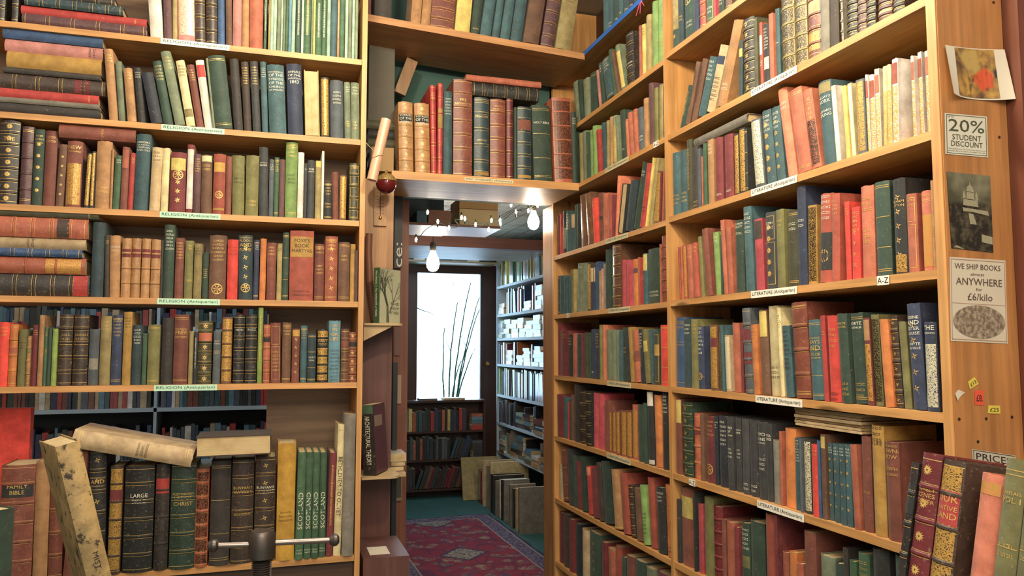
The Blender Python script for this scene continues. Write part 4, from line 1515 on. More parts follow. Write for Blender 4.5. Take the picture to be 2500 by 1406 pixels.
dshelf(-.722 + EYE, ['dg', 'nv', 'bk', 'rd', 'lb', 'ch', 'tc', 'te', 'yo'], 9, 'upper shelf before the end door', 21, 'paperbacks on the upper shelf before the end door')
dshelf(-.965 + EYE, ['bk', 'ch', 'tc', 'wh', 'dt', 'te', 'sl', 'nv'], .38, 'middle shelf before the end door', 22, 'paperbacks on the middle shelf before the end door')
dshelf(-1.215 + EYE, ['db', 'gr', 'br', 'mr', 'ch', 'dt'], .08, 'lowest shelf before the end door', 23, 'paperbacks on the lowest shelf before the end door')
rnd = random.Random(31); x = DX0 + .12; kk = 0
while x < DX1 - .14:
    zz = EYE - .46 + .0005
    for k in range(rnd.randint(1, 3)):
        t = rnd.uniform(.012, .022); c = rnd.choice(['sl', 'lb', 'wh', 'gr', 'dt', 'bg'])
        paperback(t, rnd.uniform(.15, .2), .12, c, rnd, 'books lying along the top of the low bookcase', f'{PNAME(c)} book lying on the top of the low dark bookcase, {ORD[kk % 9]} put there', (x, DY + .01, zz + t/2), rz=0, flat=True); zz += t + .001; kk += 1
    x += .215
rnd = random.Random(41); x = 1.14
for k, c in enumerate(['wh', 'cr', 'sl', 'gr', 'wh', 'dk']):
    t = rnd.uniform(.018, .03); L_ = rnd.uniform(.09, .13); paperback(t, L_, .12, c, rnd, 'books lying on the ledge over the end door', f'{PNAME(c)} book lying {ORD[k]} along the ledge over the end door', (x, 6.57, EYE + .7585 + t/2), rz=0, flat=True); x += L_ + .01
# bare bulbs and the fairy lights
def emis(name, col, s):
    m, t, b = newmat(name); b.inputs['Base Color'].default_value = (*col, 1); b.inputs['Emission Color'].default_value = (*col, 1); b.inputs['Emission Strength'].default_value = s; return m
BULB = emis('lit_bulb_glass', (1, .86, .66), 85); FAIRY = emis('lit_fairy_bulb', (1, .86, .68), 34)
def bulb(p, lab, size, ceil_z, tilt=0, power=6):
    r = empty('pendant_bulb', p); tag(r, lab, 'lamp'); s = size
    q = MB(); q.lathe([(.004*s, -.046*s), (.018*s, -.042*s), (.028*s, -.028*s), (.032*s, -.008*s), (.030*s, .010*s), (.022*s, .03*s), (.015*s, .045*s), (.0135*s, .055*s)], (0,0,0), (0,0,1), 20); q.build('bulb_glass', BULB, r, True)
    q = MB(); q.lathe([(.0135*s, .056*s), (.015*s, .062*s), (.017*s, .085*s), (.010*s, .1*s)], (0,0,0), (0,0,1), 16); q.build('bulb_holder', plain('dark_holder', '4c4438', .5), r, True)
    q = MB(); q.tube([(0, 0, .1*s), (0, 0, ceil_z - p[2])], .0022, 6); q.build('flex', plain('brown_flex', '3a322a', .6), r)
    r.rotation_euler = (0, tilt, 0)
pb1 = PY(1057, 640, 4.6); bulb(tuple(pb1), 'bare glowing bulb hanging in the passage before the end door', 1.25, EYE + .957, 0, 8)
pb2 = Vector((PX(1323, 543, 1.13).x, 0, 0)); pb2 = PY(1323, 541, 3.33); bulb((1.135, pb2.y, pb2.z), 'bare glowing bulb hanging beside the amber post', .85, EYE + .957, 0, 7)
def fairy():
    r = empty('fairy_light_string', (1.0, 3.35, EYE + .5)); tag(r, 'string of small lit fairy lights looped under the shelf above the passage', 'fairy lights')
    P = [(1350, 470, 3.16), (1330, 472, 3.25), (1305, 500, 3.27), (1285, 510, 3.3), (1270, 512, 3.3), (1250, 520, 3.32), (1230, 535, 3.34), (1205, 540, 3.36), (1180, 545, 3.36), (1155, 546, 3.36), (1135, 538, 3.36), (1110, 537, 3.36), (1120, 552, 3.36), (1098, 556, 3.36), (1075, 545, 3.36), (1040, 560, 3.34), (1018, 590, 3.3)]
    pts = [PY(*p) - r.location for p in P]
    def smooth(pts, n=5):
        out = []
        for i in range(len(pts) - 1):
            p0, p1, p2, p3 = pts[max(i-1,0)], pts[i], pts[i+1], pts[min(i+2, len(pts)-1)]
            for k in range(n):
                s = k / n; out.append(.5 * ((2*p1) + (p2-p0)*s + (2*p0 - 5*p1 + 4*p2 - p3)*s*s + (3*p1 - p0 - 3*p2 + p3)*s**3))
        return out + [pts[-1]]
    q = MB(); q.tube(smooth(pts), .0017, 6); q.tube(smooth([p + Vector((0, .008, -.012 * math.sin(i))) for i, p in enumerate(pts[1:13])]), .0015, 6)
    q.build('cable', plain('green_cable', '28382e', .6), r, True)
    B = [(1351, 471), (1326, 472), (1248, 500), (1260, 517), (1290, 514), (1313, 501), (1306, 494), (1200, 538), (1221, 538), (1222, 546), (1193, 560), (1161, 548), (1135, 534), (1127, 531), (1096, 556), (1069, 541), (1044, 518), (1016, 585)]
    for i, (x, y) in enumerate(B):
        Y = 3.34 if x < 1320 else 3.2
        p = PY(x, y, Y) - r.location; q = MB(); dn = -1 if i % 3 else 1
        q.lathe([(.001, -.010), (.0038, -.006), (.0052, 0), (.0046, .005), (.003, .010)], p, (0, .2, dn), 10); q.build('fairy_bulb', FAIRY, r, True)
        q = MB(); q.lathe([(.003, .011), (.0042, .013), (.004, .024)], p, (0, .2, dn * -1), 8); q.build('bulb_socket', plain('green_cable', '28382e', .6), r, True)
fairy()
# dark sign inside the opening
sg = thing_box('hanging_sign', (PY(962, 560, 3.18).x, 3.165, PY(966, 655, 3.18).z), (PY(981, 560, 3.18).x, 3.18, PY(966, 470, 3.18).z), plain('black_board', '24282a', .5), 'narrow black sign with white letters turned on end by the brown post', 'sign')
tb = MB(); a = PY(967, 652, 3.164); z2 = PY(967, 592, 3.164).z; wd = .024
lay_text(tb, 'ce:', lambda u, v: (wd - v, 0, u), z2 - a.z, wd); to = tb.build('sign_lettering', plain('white_paint', 'd8d6cc', .6), sg); to.location = (a.x + .001 - sg.location.x, -.0085, a.z - sg.location.z)
# ------------------------------------------------------------------ narrow panel between religion case and passage
LP2 = wood('light_panel', 'b98a5c', 'z')
post('panel_post', (.3, 2.85, EYE + .087), (.417, 2.875, EYE + .628), LP2, 'light wooden board beside the passage with a small thermometer')
post('panel_post', (.296, 2.85, 0), (.417, 2.875, EYE + .086), wood('plum_board', '6e4740', 'z', knots=False), 'plum brown lower board beside the passage, under the little tree book shelf')
def thermometer():
    c = PY(928, 503, 2.846); r = empty('thermometer', c); tag(r, 'small wooden wall thermometer on the light board by the passage', 'thermometer')
    h = .075; q = MB(); q.box((-.0235, -.006, -h), (.0235, .0035, h)); q.build('back_plate', wood('thermo', 'b4885c', 'z', knots=False), r)
    q = MB(); q.tube([(0, -.0075, -.04), (0, -.0075, .055)], .0015, 6); q.build('glass_tube', plain('thermo_tube', '6a4634', .3), r)
    q = MB(); q.lathe([(.002, -.006), (.006, -.003), (.006, .003), (.002, .006)], (0, -.010, -.045), (0, 0, 1), 12); q.build('bulb_cage', plain('brass', 'b08a4a', .35, .8), r, True)
    q = MB()
    for k in range(7): q.box((-.013, -.0066, -.03 + k*.013), (-.005, -.0062, -.0288 + k*.013)); q.box((.005, -.0066, -.03 + k*.013), (.013, -.0062, -.0288 + k*.013))
    q.build('scale', INK, r)
thermometer()
def bauble():
    c = PY(943, 448, 2.74); r = empty('hanging_bauble', c); tag(r, 'dark red and gold round bauble hanging from the oversized shelf end', 'ornament')
    R0 = .0375; q = MB()
    prof = [(R0*math.cos(a), R0*math.sin(a)) for a in [R(-90 + 100*k/12) for k in range(13)]]; prof[0] = (.0004, -R0); q.lathe(prof, (0,0,0), (0,0,1), 28); q.build('glass_ball', plain('dark_red_glass', '5c1a1c', .12), r, True)
    prof = [(1.02*R0*math.cos(a), 1.02*R0*math.sin(a)) for a in [R(12 + 74*k/8) for k in range(9)]]; q = MB(); q.lathe(prof, (0,0,0), (0,0,1), 28); q.build('gold_cap', fil_mat('db', 'a98a4c', 160), r, True)
    q = MB(); q.tube([(0,0,R0), (0, .0, R0+.012)], .005, 8); q.tube([(0,0,R0+.012), (.0, .06, R0+.004), (.0, .1105, R0 - .03)], .0009, 5); q.build('hook', plain('brass', 'b08a4a', .35, .8), r)
bauble()
def scroll():
    a, b = PY(908, 440, 2.44), PY(943, 292, 2.44); q = MB()
    q.tube([a, a.lerp(b, .5), b], .0165, 16); o = q.build('rolled_print', plain('copper_scroll', 'd2a184', .35, .1), None, True); tag(o, 'rolled pale copper print tied to the religion bookcase end', 'rolled print')
    q = MB(); mid = a.lerp(b, .38); q.tube([PY(893, 348, 2.4995), mid + Vector((0, -.02, 0))], .0012, 5); q.tube([mid + Vector((.018*math.cos(t), -.018*math.sin(t)*1.0, .006*math.cos(t))) for t in [2*math.pi*k/14 for k in range(15)]], .0012, 5)
    q.build('string', plain('twine', 'a08a64', .8), o)
scroll()
def leather_roll():
    a, b = PY(914, 782, 2.82), PY(893, 570, 2.82); q = MB(); pts = [a, a.lerp(b, .4) + Vector((-.004,0,0)), a.lerp(b, .8) + Vector((.003,0,0)), b + Vector((.012, 0, 0))]
    q.tube(pts, .013, 12); o = q.build('leather_roll', plain('brown_hide', '7a4e38', .5), None, True); tag(o, 'long brown leather roll leaning behind the green tree book', 'roll')
leather_roll()
def ledge(name, y_px, x0, x1, Y0, lab, zt, rounded=False):
    a = PY(x0, y_px, Y0).x; b = PY(x1, y_px, Y0).x; z = PY((x0+x1)/2, y_px, Y0).z; r = empty(name, ((a+b)/2, Y0, z)); tag(r, lab, 'shelf'); w2 = (b-a)/2; D_ = 2.8503 - Y0
    q = MB(); pr = [(-w2, D_), (-w2, 0), (w2 - .03, 0)] + [(w2 - .03 + .03*math.sin(R(t)), .03 - .03*math.cos(R(t))) for t in (30, 60, 90)] + [(w2, D_)]
    n = len(pr); V = [(x, y, -.008) for x, y in pr] + [(x, y, 0) for x, y in pr]
    q.raw(V, [tuple(range(n))[::-1], tuple(range(n, 2*n))] + [(i, (i+1) % n, n + (i+1) % n, n + i) for i in range(n)]); q.build('board', plain('pale_shelf_board', 'b59a72', .6), r)
    if not rounded:
        q = MB(); V = [(-w2 + .0, .01, -.0085), (w2 * .5, .01, -.0085), (-w2, .01, -.062)]; q.raw(V + [(x, y + .012, z_) for x, y, z_ in V], [(0, 2, 1), (3, 4, 5), (0, 1, 4, 3), (1, 2, 5, 4), (2, 0, 3, 5)]); q.build('bracket', plain('pale_shelf_board', 'b59a72', .6), r)
    return z
z1 = ledge('small_ledge', 789, 889, 986, 2.70, 'small pale ledge with a triangular bracket under the green tree book', 0)
z2_ = ledge('small_ledge', 1164, 883, 978, 2.66, 'small rounded pale ledge holding the dark architecture book', 0, True)
def angled_book(px_, Y, z, t, h, d, rz, code, name_fn):
    p = PY(px_, 800, Y); root, fin, S = make_book(t, h, d, code, 'X', random.Random(4), 'paper'); root.location = (p.x, Y, z + .0006); root.rotation_euler = (0, 0, rz); name_fn(root, t, h, d); return root
def tree_cover(root, t, h, d):
    tb = MB(); lay_text(tb, 'Max Adams  |  The WISDOM of TREES', lambda u, v: (-.0045 + v, -.0008, h*.94 - u), h * .82, .009); tb.build('title', PALE, root)
    m, t_, b = newmat('drawn_tree_cover'); v, oi = coords(t_, (1, 1, 1), rnd=False); f = noise(t_, v, 60, 4); t_.links.new(mixc(t_, f, hexc('b9b89a'), hexc('a3a488')), b.inputs['Base Color']); b.inputs['Roughness'].default_value = .5
    c = MB(); c.box((t/2 + .0002, .006, .001), (t/2 + .0006, d - .001, h - .001)); c.build('front_cover_art', m, root)
    q = MB(); rnd = random.Random(8); X = t/2 + .0012
    def br(y, z, a, L, w_, n):
        y2, z2 = y + L*math.sin(a), z + L*math.cos(a); y2 = max(.008, min(d - .003, y2)); z2 = min(h - .004, z2)
        q.raw([(X, y - w_, z), (X, y + w_, z), (X, y2 + w_*.6, z2), (X, y2 - w_*.6, z2)], [(0, 1, 2, 3)])
        if n: 
            for k in range(3 if n > 2 else 2): br(y2, z2, a + rnd.uniform(-.75, .75), L * rnd.uniform(.62, .85), w_*.6, n - 1)
    br(d*.42, .004, -.05, h*.3, .009, 5); br(d*.5, h*.2, .5, h*.22, .004, 4); q.build('tree_drawing', plain('tree_ink', '55584a', .7), root)
    tb = MB()
    for i, s in enumerate(('THE', 'WISDOM', 'of TREES')): lay_text(tb, s, lambda u, v, i=i: (X + .0003, d*.5 + u, h*.34 - i*.016 + v), d*.42, .009)
    tb.build('cover_title', plain('cover_ink', '4a4c3c', .7), root)
    tag(root, 'green spined book with a bare tree drawn on its cover, on the small ledge', 'book')
angled_book(917, 2.712, z1, .022, .196, .128, -R(45), 'gn', tree_cover)
def arch_cover(root, t, h, d):
    tb = MB(); lay_text(tb, 'ARCHITECTURAL THEORY', lambda u, v: (-.0085 + v, -.0008, h*.84 - u), h * .7, .017); tb.build('title', PALE, root)
    c = MB(); c.box((-t/2 + .0005, -.0009, h*.87), (t/2 - .0005, -.0003, h - .001)); c.build('green_spine_band', cover_mat('gn', 'cloth'), root)
    c = MB(); c.box((t/2 + .0002, .003, .001), (t/2 + .0006, d - .001, h - .001)); c.build('front_cover_art', plain('plum_cover', '5a3a44', .4), root)
    c = MB(); c.box((t/2 + .0008, .008, h*.68), (t/2 + .0011, d*.7, h*.84)); c.build('cover_panel', plain('pale_plum', '8a7468', .5), root)
    tag(root, 'dark book lettered ARCHITECTURAL THEORY standing on the lower small ledge', 'book')
ab = angled_book(908, 2.69, z2_, .046, .238, .12, -R(27), 'bk', arch_cover); ab.rotation_euler = (0, -R(4), -R(27)); ab.location.z += .0022
# things against the brown post
def flat_on_post(x0, x1, y0, y1, nm, m, lab, cat, Y=3.192, th=.004, inner=None):
    a = PY(x0, y0, Y); b = PY(x1, y1, Y); o = thing_box(nm, (a.x, Y, b.z), (b.x, Y + th, a.z), m, lab, cat)
    if inner: q = MB(); w_, h_ = b.x - a.x, a.z - b.z; q.box((-w_/2*.75, -th*.5 - .002, h_*.12), (w_/2*.75, -th*.5 - .0003, h_*.88)); q.build('picture', inner, o)
    return o
flat_on_post(969, 979, 915, 985, 'postcard', plain('old_card', 'a8927a', .7), 'narrow faded postcard pinned to the brown post', 'card')
flat_on_post(963, 977, 800, 868, 'paper_note', plain('plum_card', '7a5a54', .7), 'dull plum paper note higher on the brown post', 'note', 3.192)
flat_on_post(964, 981, 1150, 1222, 'framed_picture', plain('dull_gilt_frame', '8a7458', .5), 'small dark framed picture low on the brown post', 'picture', 3.188, .008, plain('dark_print', '4a443c', .6))
thing_box('wooden_bar', (.452, 3.05, 0), (.47, 3.12, EYE - .06), plain('black_bar', '1f2226', .5), 'slim black upright bar beside the brown post', 'bar')
zz = PY(960, 1152, 2.95).z
thing_box('corner_shelf', (.4185, 2.92, zz - .014), (.485, 3.15, zz), plain('pale_shelf_board', 'b59a72', .6), 'tiny corner ledge under the pale stacked books by the post', 'shelf')
for k, (t, L, c, lab) in enumerate([(.018, .1, 'dk', 'dark thin book, lowest of the small pile by the brown post'), (.016, .085, 'gr', 'grey thin book, middle of the small pile by the brown post'), (.03, .105, 'wh', 'thick pale book, topmost of the small pile by the brown post')]):
    root, fin, S = make_book(t, .13, L * .62, c, 'X', random.Random(k), 'paper'); root.rotation_euler = (0, R(90), R(90)); root.location = (.4845 + .004*k, 2.96, zz + .0006 + t/2); zz += t + .001; tag(root, lab, 'book', 'small pile by the brown post')
zb = PY(927, 1395, 2.6).z
thing_box('white_box', (PY(903, 1385, 2.6).x, 2.6, .62), (PY(952, 1385, 2.6).x, 2.7, PY(927, 1382, 2.6).z), plain('white_card', 'cfc4b0', .7), 'small white box on the low cupboard by the passage', 'box')
thing_box('low_cupboard', (.29, 2.56, 0), (.44, 2.84, .619), wood('plum_board', '6e4740', 'z', knots=False), 'low brown cupboard beside the passage under the small ledges', 'cupboard')
# folder, box and dim things left of the oversized books
thing_box('grey_folder', (PY(899, 300, 2.98).x, 2.98, EYE + .6615 + .16), (PY(962, 300, 2.98).x, 3.12, PY(930, 108, 2.98).z), plain('grey_board', '5c564c', .8), 'large grey portfolio standing at the dim end of the oversized shelf', 'folder')
thing_box('beige_box', (PY(906, 400, 2.87).x, 2.86, EYE + .662), (PY(960, 400, 2.87).x, 2.925, PY(930, 361, 2.87).z), CARD, 'worn beige box at the end of the oversized shelf', 'box')
q = MB(); a, b = PY(975, 230, 3.05), PY(1006, 148, 3.05); q.obox((a + b) / 2, (b - a) / 2, (.022, 0, -.008), (0, .012, 0)); o = q.build('wooden_strut', wood('strut', '9a7450', 'z')); tag(o, 'sloping wooden strut against the green panel above the oversized books', 'strut')
thing_box('wooden_batten', (PY(899, 75, 2.9).x, 2.9, PY(930, 86, 2.9).z), (PY(968, 75, 2.9).x, 3.0, PY(930, 74, 2.9).z), wood('strut', '9a7450', 'x'), 'short wooden batten under the high sloping shelf', 'batten')
# blue tape along the highest far literature shelf
q = MB(); q.box((RX - .002, Y_D + .02, 0), (RX - .0005, Y_L - .02, .017)); o = q.build('blue_tape', plain('blue_tape', '2c63b4', .45)); o.location = (0, 0, MZ[0] + EYE - .0172); o.location.x = -.0016; tag(o, 'bright blue tape along the edge of the highest far literature shelf', 'tape')
q = MB()
for dx, dz in ((-.03, -.04), (.0, -.045), (.03, -.03), (-.015, -.02)): 
    p = PX(1566, 2, RX - .004); q.tube([p, p + Vector((-.004, -dx*.5, dz*.5)), p + Vector((-.006, -dx, dz))], .0012, 5)
o = q.build('pink_ribbon', plain('pink_ribbon', 'd8486c', .5)); tag(o, 'tuft of pink ribbon tied over the bright blue tape', 'ribbon')
# ------------------------------------------------------------------ shelf labels
def strip(px0, px1, face, zt, text, bgc, lab, h=.0178, ink=INK):
    S_ = Shelf(face, LP if face == 'Y' else RX, zt + EYE, 9, '', 's'); a = S_.solve(px0, zt + EYE - h/2); b = S_.solve(px1, zt + EYE - h/2); L = abs(b - a)
    q = MB(); q.box((-L/2, -.0008, -h/2), (L/2, 0, h/2)); o = q.build('shelf_label', bgc)
    c = S_.pt((a + b)/2, zt + EYE - .0095, -.0022 if face == 'X' else -.0006); o.location = c; o.rotation_euler = (0, 0, 0 if face == 'Y' else -R(90))
    asp = text_mesh(text)[2]; hh = h * .62; wd = min(L * .93, hh * asp * 1.6); tb = MB(); lay_text(tb, text, lambda u, v: (u - wd/2, -.0013, v - hh/2), wd, hh); tb.build('lettering', ink, o)
    tag(o, lab, 'label'); return o
GREENP = plain('green_card', 'b9dcc0', .7, 0, .04); WHITEC = plain('white_card_label', 'ece4d2', .7, 0, .04); GINK = plain('green_ink', '3c5a48', .7)
for i, (a, b) in enumerate([(392, 560), (394, 548), (390, 538), (384, 537), (376, 530)]):
    strip(a, b, 'Y', LZ[i], 'RELIGION (Antiquarian)', GREENP if i else WHITEC, f'{"pale" if i == 0 else "green"} card lettered RELIGION on the edge of the {ORD[i]} religion shelf', ink=GINK)
LITS = {1: (1770, 1945), 2: (1836, 1948), 3: (1836, 1948), 4: (1836, 1948), 5: (1847, 1961), 6: (1851, 1965)}
for i in (2, 3, 4, 5, 6): strip(*LITS[i], 'X', RZ[i], 'LITERATURE (Antiquarian)', WHITEC, f'white card lettered LITERATURE on the {ORD[i-1]} shelf of the near bay')
for i, (a, b) in {2: (1480, 1536), 3: (1480, 1535), 4: (1487, 1540), 5: (1484, 1542), 6: (1483, 1541)}.items():
    strip(a, b, 'X', MZ[i], 'LITERATURE (Antiquarian)', plain('cream_card_label', 'cdbf98', .7, 0, .04), f'cream card lettered LITERATURE on the {ORD[i]} shelf of the far bay')
for (a, b, z, l) in ((2144, 2173, RZ[4], 'A-Z card on the fourth near literature shelf, under dark green book'), (1684, 1699, RZ[6], 'A-Z card on the sixth near literature shelf close to the divider'), (1597, 1609, MZ[2], 'A-Z card on the second far literature shelf close to the divider'), (1384, 1391, MZ[4], 'A-Z card on the fourth far literature shelf close to the post')):
    strip(a, b, 'X', z, 'A-Z', WHITEC, 'small white ' + l, .0185)
sl_ = Shelf('Y', MY, EYE + .66, 9, '', 's'); a = sl_.solve(1134, EYE + .65); b = sl_.solve(1253, EYE + .65)
q = MB(); q.box((-(b-a)/2, -.001, -.007), ((b-a)/2, 0, .007)); o = q.build('shelf_label', plain('cream_card_label', 'cdbf98', .7, 0, .04)); o.location = ((a+b)/2, MY - .0006, EYE + .646)
tb = MB(); L_ = (b-a)*.94; lay_text(tb, 'MISC. OVERSIZED (Antiquarian)', lambda u, v: (u - L_/2, -.0014, v - .0045), L_, .009); tb.build('lettering', INK, o); tag(o, 'cream card lettered MISC. OVERSIZED on the shelf above the passage', 'label')
# ------------------------------------------------------------------ notice panel, its cards and the dark post beyond
PN = 1.083
struct_m = wood('amber_panel', 'c88a50', 'z')
thing_box('notice_board', (RX + .0008, PN, .12), (1.318, PN + .0012, 2.6), struct_m, 'amber wooden end panel of the literature bookcase carrying notices', 'panel')
post('dark_post', (1.3185, 1.05, 0), (1.37, PN - .0008, 2.8), wood('dark_red_post', '7c4634', 'z', knots=False), 'dark reddish post standing beyond the notice panel')
post('dark_board', (1.371, .98, 0), (1.43, PN - .0008, 2.8), wood('plum_post', '4a3432', 'z', knots=False), 'dull plum board at the far side of the reddish post')
def card(pts, m, nm, lab, cat, curl=0, d0=.0012, nx=10):
    """sheet pinned on the notice panel: corners TL, TR, BR, BL in panel space; curl bends its edges forward"""
    P = [PY(x, y, PN) for x, y in pts]; c = sum(P, Vector()) / 4; c.y = PN; q = MB(); V = []
    def at(s, t, e=0):
        p = P[0].lerp(P[1], s).lerp(P[3].lerp(P[2], s), t) - c
        off = d0 + curl * ((2*s - 1)**2) * (.3 + .7*t) + e
        return Vector((p.x, -off, p.z))
    for j in range(5):
        for i in range(nx + 1): V.append(at(i/nx, j/4))
    Fc = [(j*(nx+1)+i, (j+1)*(nx+1)+i, (j+1)*(nx+1)+i+1, j*(nx+1)+i+1) for j in range(4) for i in range(nx)]
    n = len(V); q.raw(V + [v + Vector((0, .0006, 0)) for v in V], Fc + [tuple(n + k for k in f[::-1]) for f in Fc])
    o = q.build(nm, m, None, curl > 0); o.location = c; tag(o, lab, cat); return o, at
def lines(o, at, rows, ink, nm='lettering'):
    tb = MB()
    for (s, t0, h, u0, u1) in rows:    # text, top, height, left, right in card fractions
        lay_text(tb, s, lambda u, v: at(u0 + (u1-u0)*u, t0 + h*(1 - v), .0008), 1, 1)
    tb.build(nm, ink, o)
def rule(o, at, segs, m, w_=.012, nm='border'):
    q = MB()
    for (a, b, c, d) in segs:
        q.face([at(a, b, .0006), at(a, d, .0006), at(c, d, .0006), at(c, b, .0006)])
    q.build(nm, m, o)
frame = lambda k, w_: [(k, k, 1-k, k+w_), (k, 1-k-w_, 1-k, 1-k), (k, k, k+w_, 1-k), (1-k-w_, k, 1-k, 1-k)]
# curled postcard of an abstract painting
m, t, b = newmat('abstract_painting'); v, oi = coords(t, rnd=False)
n1 = noise(t, v, 22, 3, .6); n2 = noise(t, v, 30, 4); c1 = mixc(t, ramp(t, n1, .38, .62), hexc('5c4234'), hexc('c79a4c'))
sp = N(t, 'ShaderNodeVectorMath', operation='DISTANCE'); t.links.new(v, sp.inputs[0]); sp.inputs[1].default_value = (.022, -.005, -.008)
nz = N(t, 'ShaderNodeTexNoise'); nz.inputs['Scale'].default_value = 28; t.links.new(v, nz.inputs['Vector']); vw = N(t, 'ShaderNodeVectorMath', operation='MULTIPLY_ADD'); t.links.new(nz.outputs['Color'], vw.inputs[0]); vw.inputs[1].default_value = (.045, 0, .045); t.links.new(v, vw.inputs[2])
vs2 = N(t, 'ShaderNodeVectorMath', operation='SUBTRACT'); t.links.new(vw.outputs[0], vs2.inputs[0]); vs2.inputs[1].default_value = (.0225, 0, .0225); t.links.new(vs2.outputs[0], sp.inputs[0])
c2 = mixc(t, ramp(t, sp.outputs['Value'], .024, .017), c1, hexc('cf5a34'))
sp2 = N(t, 'ShaderNodeVectorMath', operation='DISTANCE'); t.links.new(vs2.outputs[0], sp2.inputs[0]); sp2.inputs[1].default_value = (-.012, -.005, .022)
c3 = mixc(t, ramp(t, sp2.outputs['Value'], .03, .02), c2, hexc('b99a58')); c4 = mixc(t, ramp(t, n2, .55, .68), c3, hexc('3e3430'))
t.links.new(c4, b.inputs['Base Color']); b.inputs['Roughness'].default_value = .35
CARDW = plain('card_white', 'd8cdb4', .6, 0, .05)
o, at = card([(2300, 113), (2444, 124), (2455, 250), (2306, 237)], CARDW, 'postcard', 'curled postcard of an abstract orange painting, topmost on the notice panel', 'postcard', .02)
q = MB(); nn = 10
for i in range(nn):
    s0 = .17 + .66*i/nn; s1 = .17 + .66*(i+1)/nn; q.face([at(s0, .02, .0008), at(s0, .97, .0008), at(s1, .97, .0008), at(s1, .02, .0008)])
q.build('picture', m, o)
o, at = card([(2305, 276), (2408, 285), (2411, 385), (2307, 376)], plain('aged_white_card', 'd2ccb4', .7, 0, .05), 'notice', 'small white notice lettered 20% STUDENT DISCOUNT on the panel', 'notice')
OI = plain('olive_ink', '4a4c34', .7)
lines(o, at, [('UP TO', .06, .04, .06, .2), ('20%', .13, .3, .08, .92), ('STUDENT', .5, .13, .16, .84), ('DISCOUNT', .66, .13, .13, .87), ('With selected items. One card and one discount in any', .84, .035, .06, .94), ('purchase. Ask at the desk for the details of the offer', .89, .035, .06, .94)], OI)
rule(o, at, frame(.03, .012), OI)
# monochrome postcard of a domed church on a hill
m, t, b = newmat('church_photograph'); v, oi = coords(t, rnd=False); f = noise(t, v, 40, 5, .7); f2 = noise(t, v, 14, 3)
sp = N(t, 'ShaderNodeSeparateXYZ'); t.links.new(v, sp.inputs[0]); g = ramp(t, sp.outputs[2], .012, .02)
t.links.new(mixc(t, g, mixc(t, ramp(t, f, .45, .65), hexc('2a2620'), hexc('5e5440')), mixc(t, ramp(t, f2, .4, .62), hexc('4c4a38'), hexc('8a8468'))), b.inputs['Base Color']); b.inputs['Roughness'].default_value = .35
o, at = card([(2310, 419), (2416, 430), (2424, 617), (2322, 606)], m, 'postcard', 'dark monochrome postcard of a domed church on a hill', 'postcard')
q = MB(); e = .0009; F_ = lambda s, t: at(s, t, e)
def poly(pts): q.face([F_(*p) for p in pts])
poly([(.32, .42), (.68, .43), (.66, .34), (.34, .33)]); poly([(.40, .34), (.60, .345), (.58, .24), (.42, .235)])
dome = [(.42, .24)] + [(.5 - .085*math.cos(a), .235 - .085*math.sin(a)) for a in [math.pi*k/10 for k in range(11)]] + [(.58, .245)]; poly(dome)
poly([(.485, .15), (.515, .15), (.5, .10)])
for sx_ in (.355, .645): poly([(sx_-.035, .34), (sx_+.035, .34), (sx_+.03, .27), (sx_, .23), (sx_-.03, .27)])
poly([(.3, .45), (.9, .47), (.92, .53), (.55, .5), (.32, .5)]); poly([(.44, .52), (.55, .53), (.62, .66), (.46, .66)]); poly([(.72, .78), (.98, .8), (.98, .9), (.72, .88)]); poly([(.04, .98), (.3, 1.0), (.12, .955)])
q.build('picture', plain('church_stone', '9a9274', .6, 0, .25, 80), o)
o, at = card([(2317, 627), (2453, 636), (2459, 839), (2320, 832)], plain('aged_cream_card', 'cfc2a8', .7, 0, .05), 'notice', 'cream notice lettered WE SHIP BOOKS almost ANYWHERE above an engraved picture', 'notice')
BI = plain('brown_ink', '5a463c', .7)
lines(o, at, [('WE SHIP BOOKS', .07, .065, .08, .9), ('almost', .175, .035, .36, .6), ('ANYWHERE', .24, .085, .1, .92), ('for', .355, .035, .45, .56), ('£6/kilo', .42, .085, .3, .74)], BI)
rule(o, at, frame(.02, .008) + [(.03, .545, .97, .55)], plain('pink_rule', 'a8806c', .7))
m, t, b = newmat('engraved_map'); v, oi = coords(t, rnd=False); f = noise(t, v, 130, 5, .8); t.links.new(mixc(t, ramp(t, f, .42, .62), hexc('6e5c4c'), hexc('b4a286')), b.inputs['Base Color']); b.inputs['Roughness'].default_value = .7
q = MB(); q.face([at(.5 + .46*math.cos(a), .76 + .2*math.sin(a), .0007) for a in [2*math.pi*k/28 for k in range(28)]]); q.build('engraving', m, o)
o, at = card([(2372, 1096), (2478, 1112), (2482, 1160), (2374, 1140)], plain('aged_white_card2', 'c4b8a0', .7, 0, .05), 'notice', 'white notice lettered PRICE partly hidden behind the green books', 'notice')
lines(o, at, [('PRICES', .16, .36, .08, .88), ('Books are priced individually', .62, .14, .06, .94)], INK); rule(o, at, [(.02, .03, .98, .06), (.02, .03, .03, .98)], INK)
YS = plain('yellow_sticker', 'd8c24c', .7, 0, .04); OS = plain('orange_sticker', 'e0573a', .7, 0, .04)
for pts, mm, txt, lab in (([(2362, 932), (2378, 920), (2388, 937), (2367, 950)], YS, '£13', 'yellow price sticker highest on the notice panel'),
                          ([(2378, 953), (2400, 952), (2401, 989), (2379, 988)], OS, '£8.', 'orange price sticker between the yellow ones'),
                          ([(2412, 989), (2440, 990), (2441, 1010), (2410, 1009)], YS, '£25', 'yellow price sticker lowest on the notice panel')):
    o, at = card(pts, mm, 'price_sticker', lab, 'sticker'); lines(o, at, [(txt, .3, .45, .15, .85)], INK)
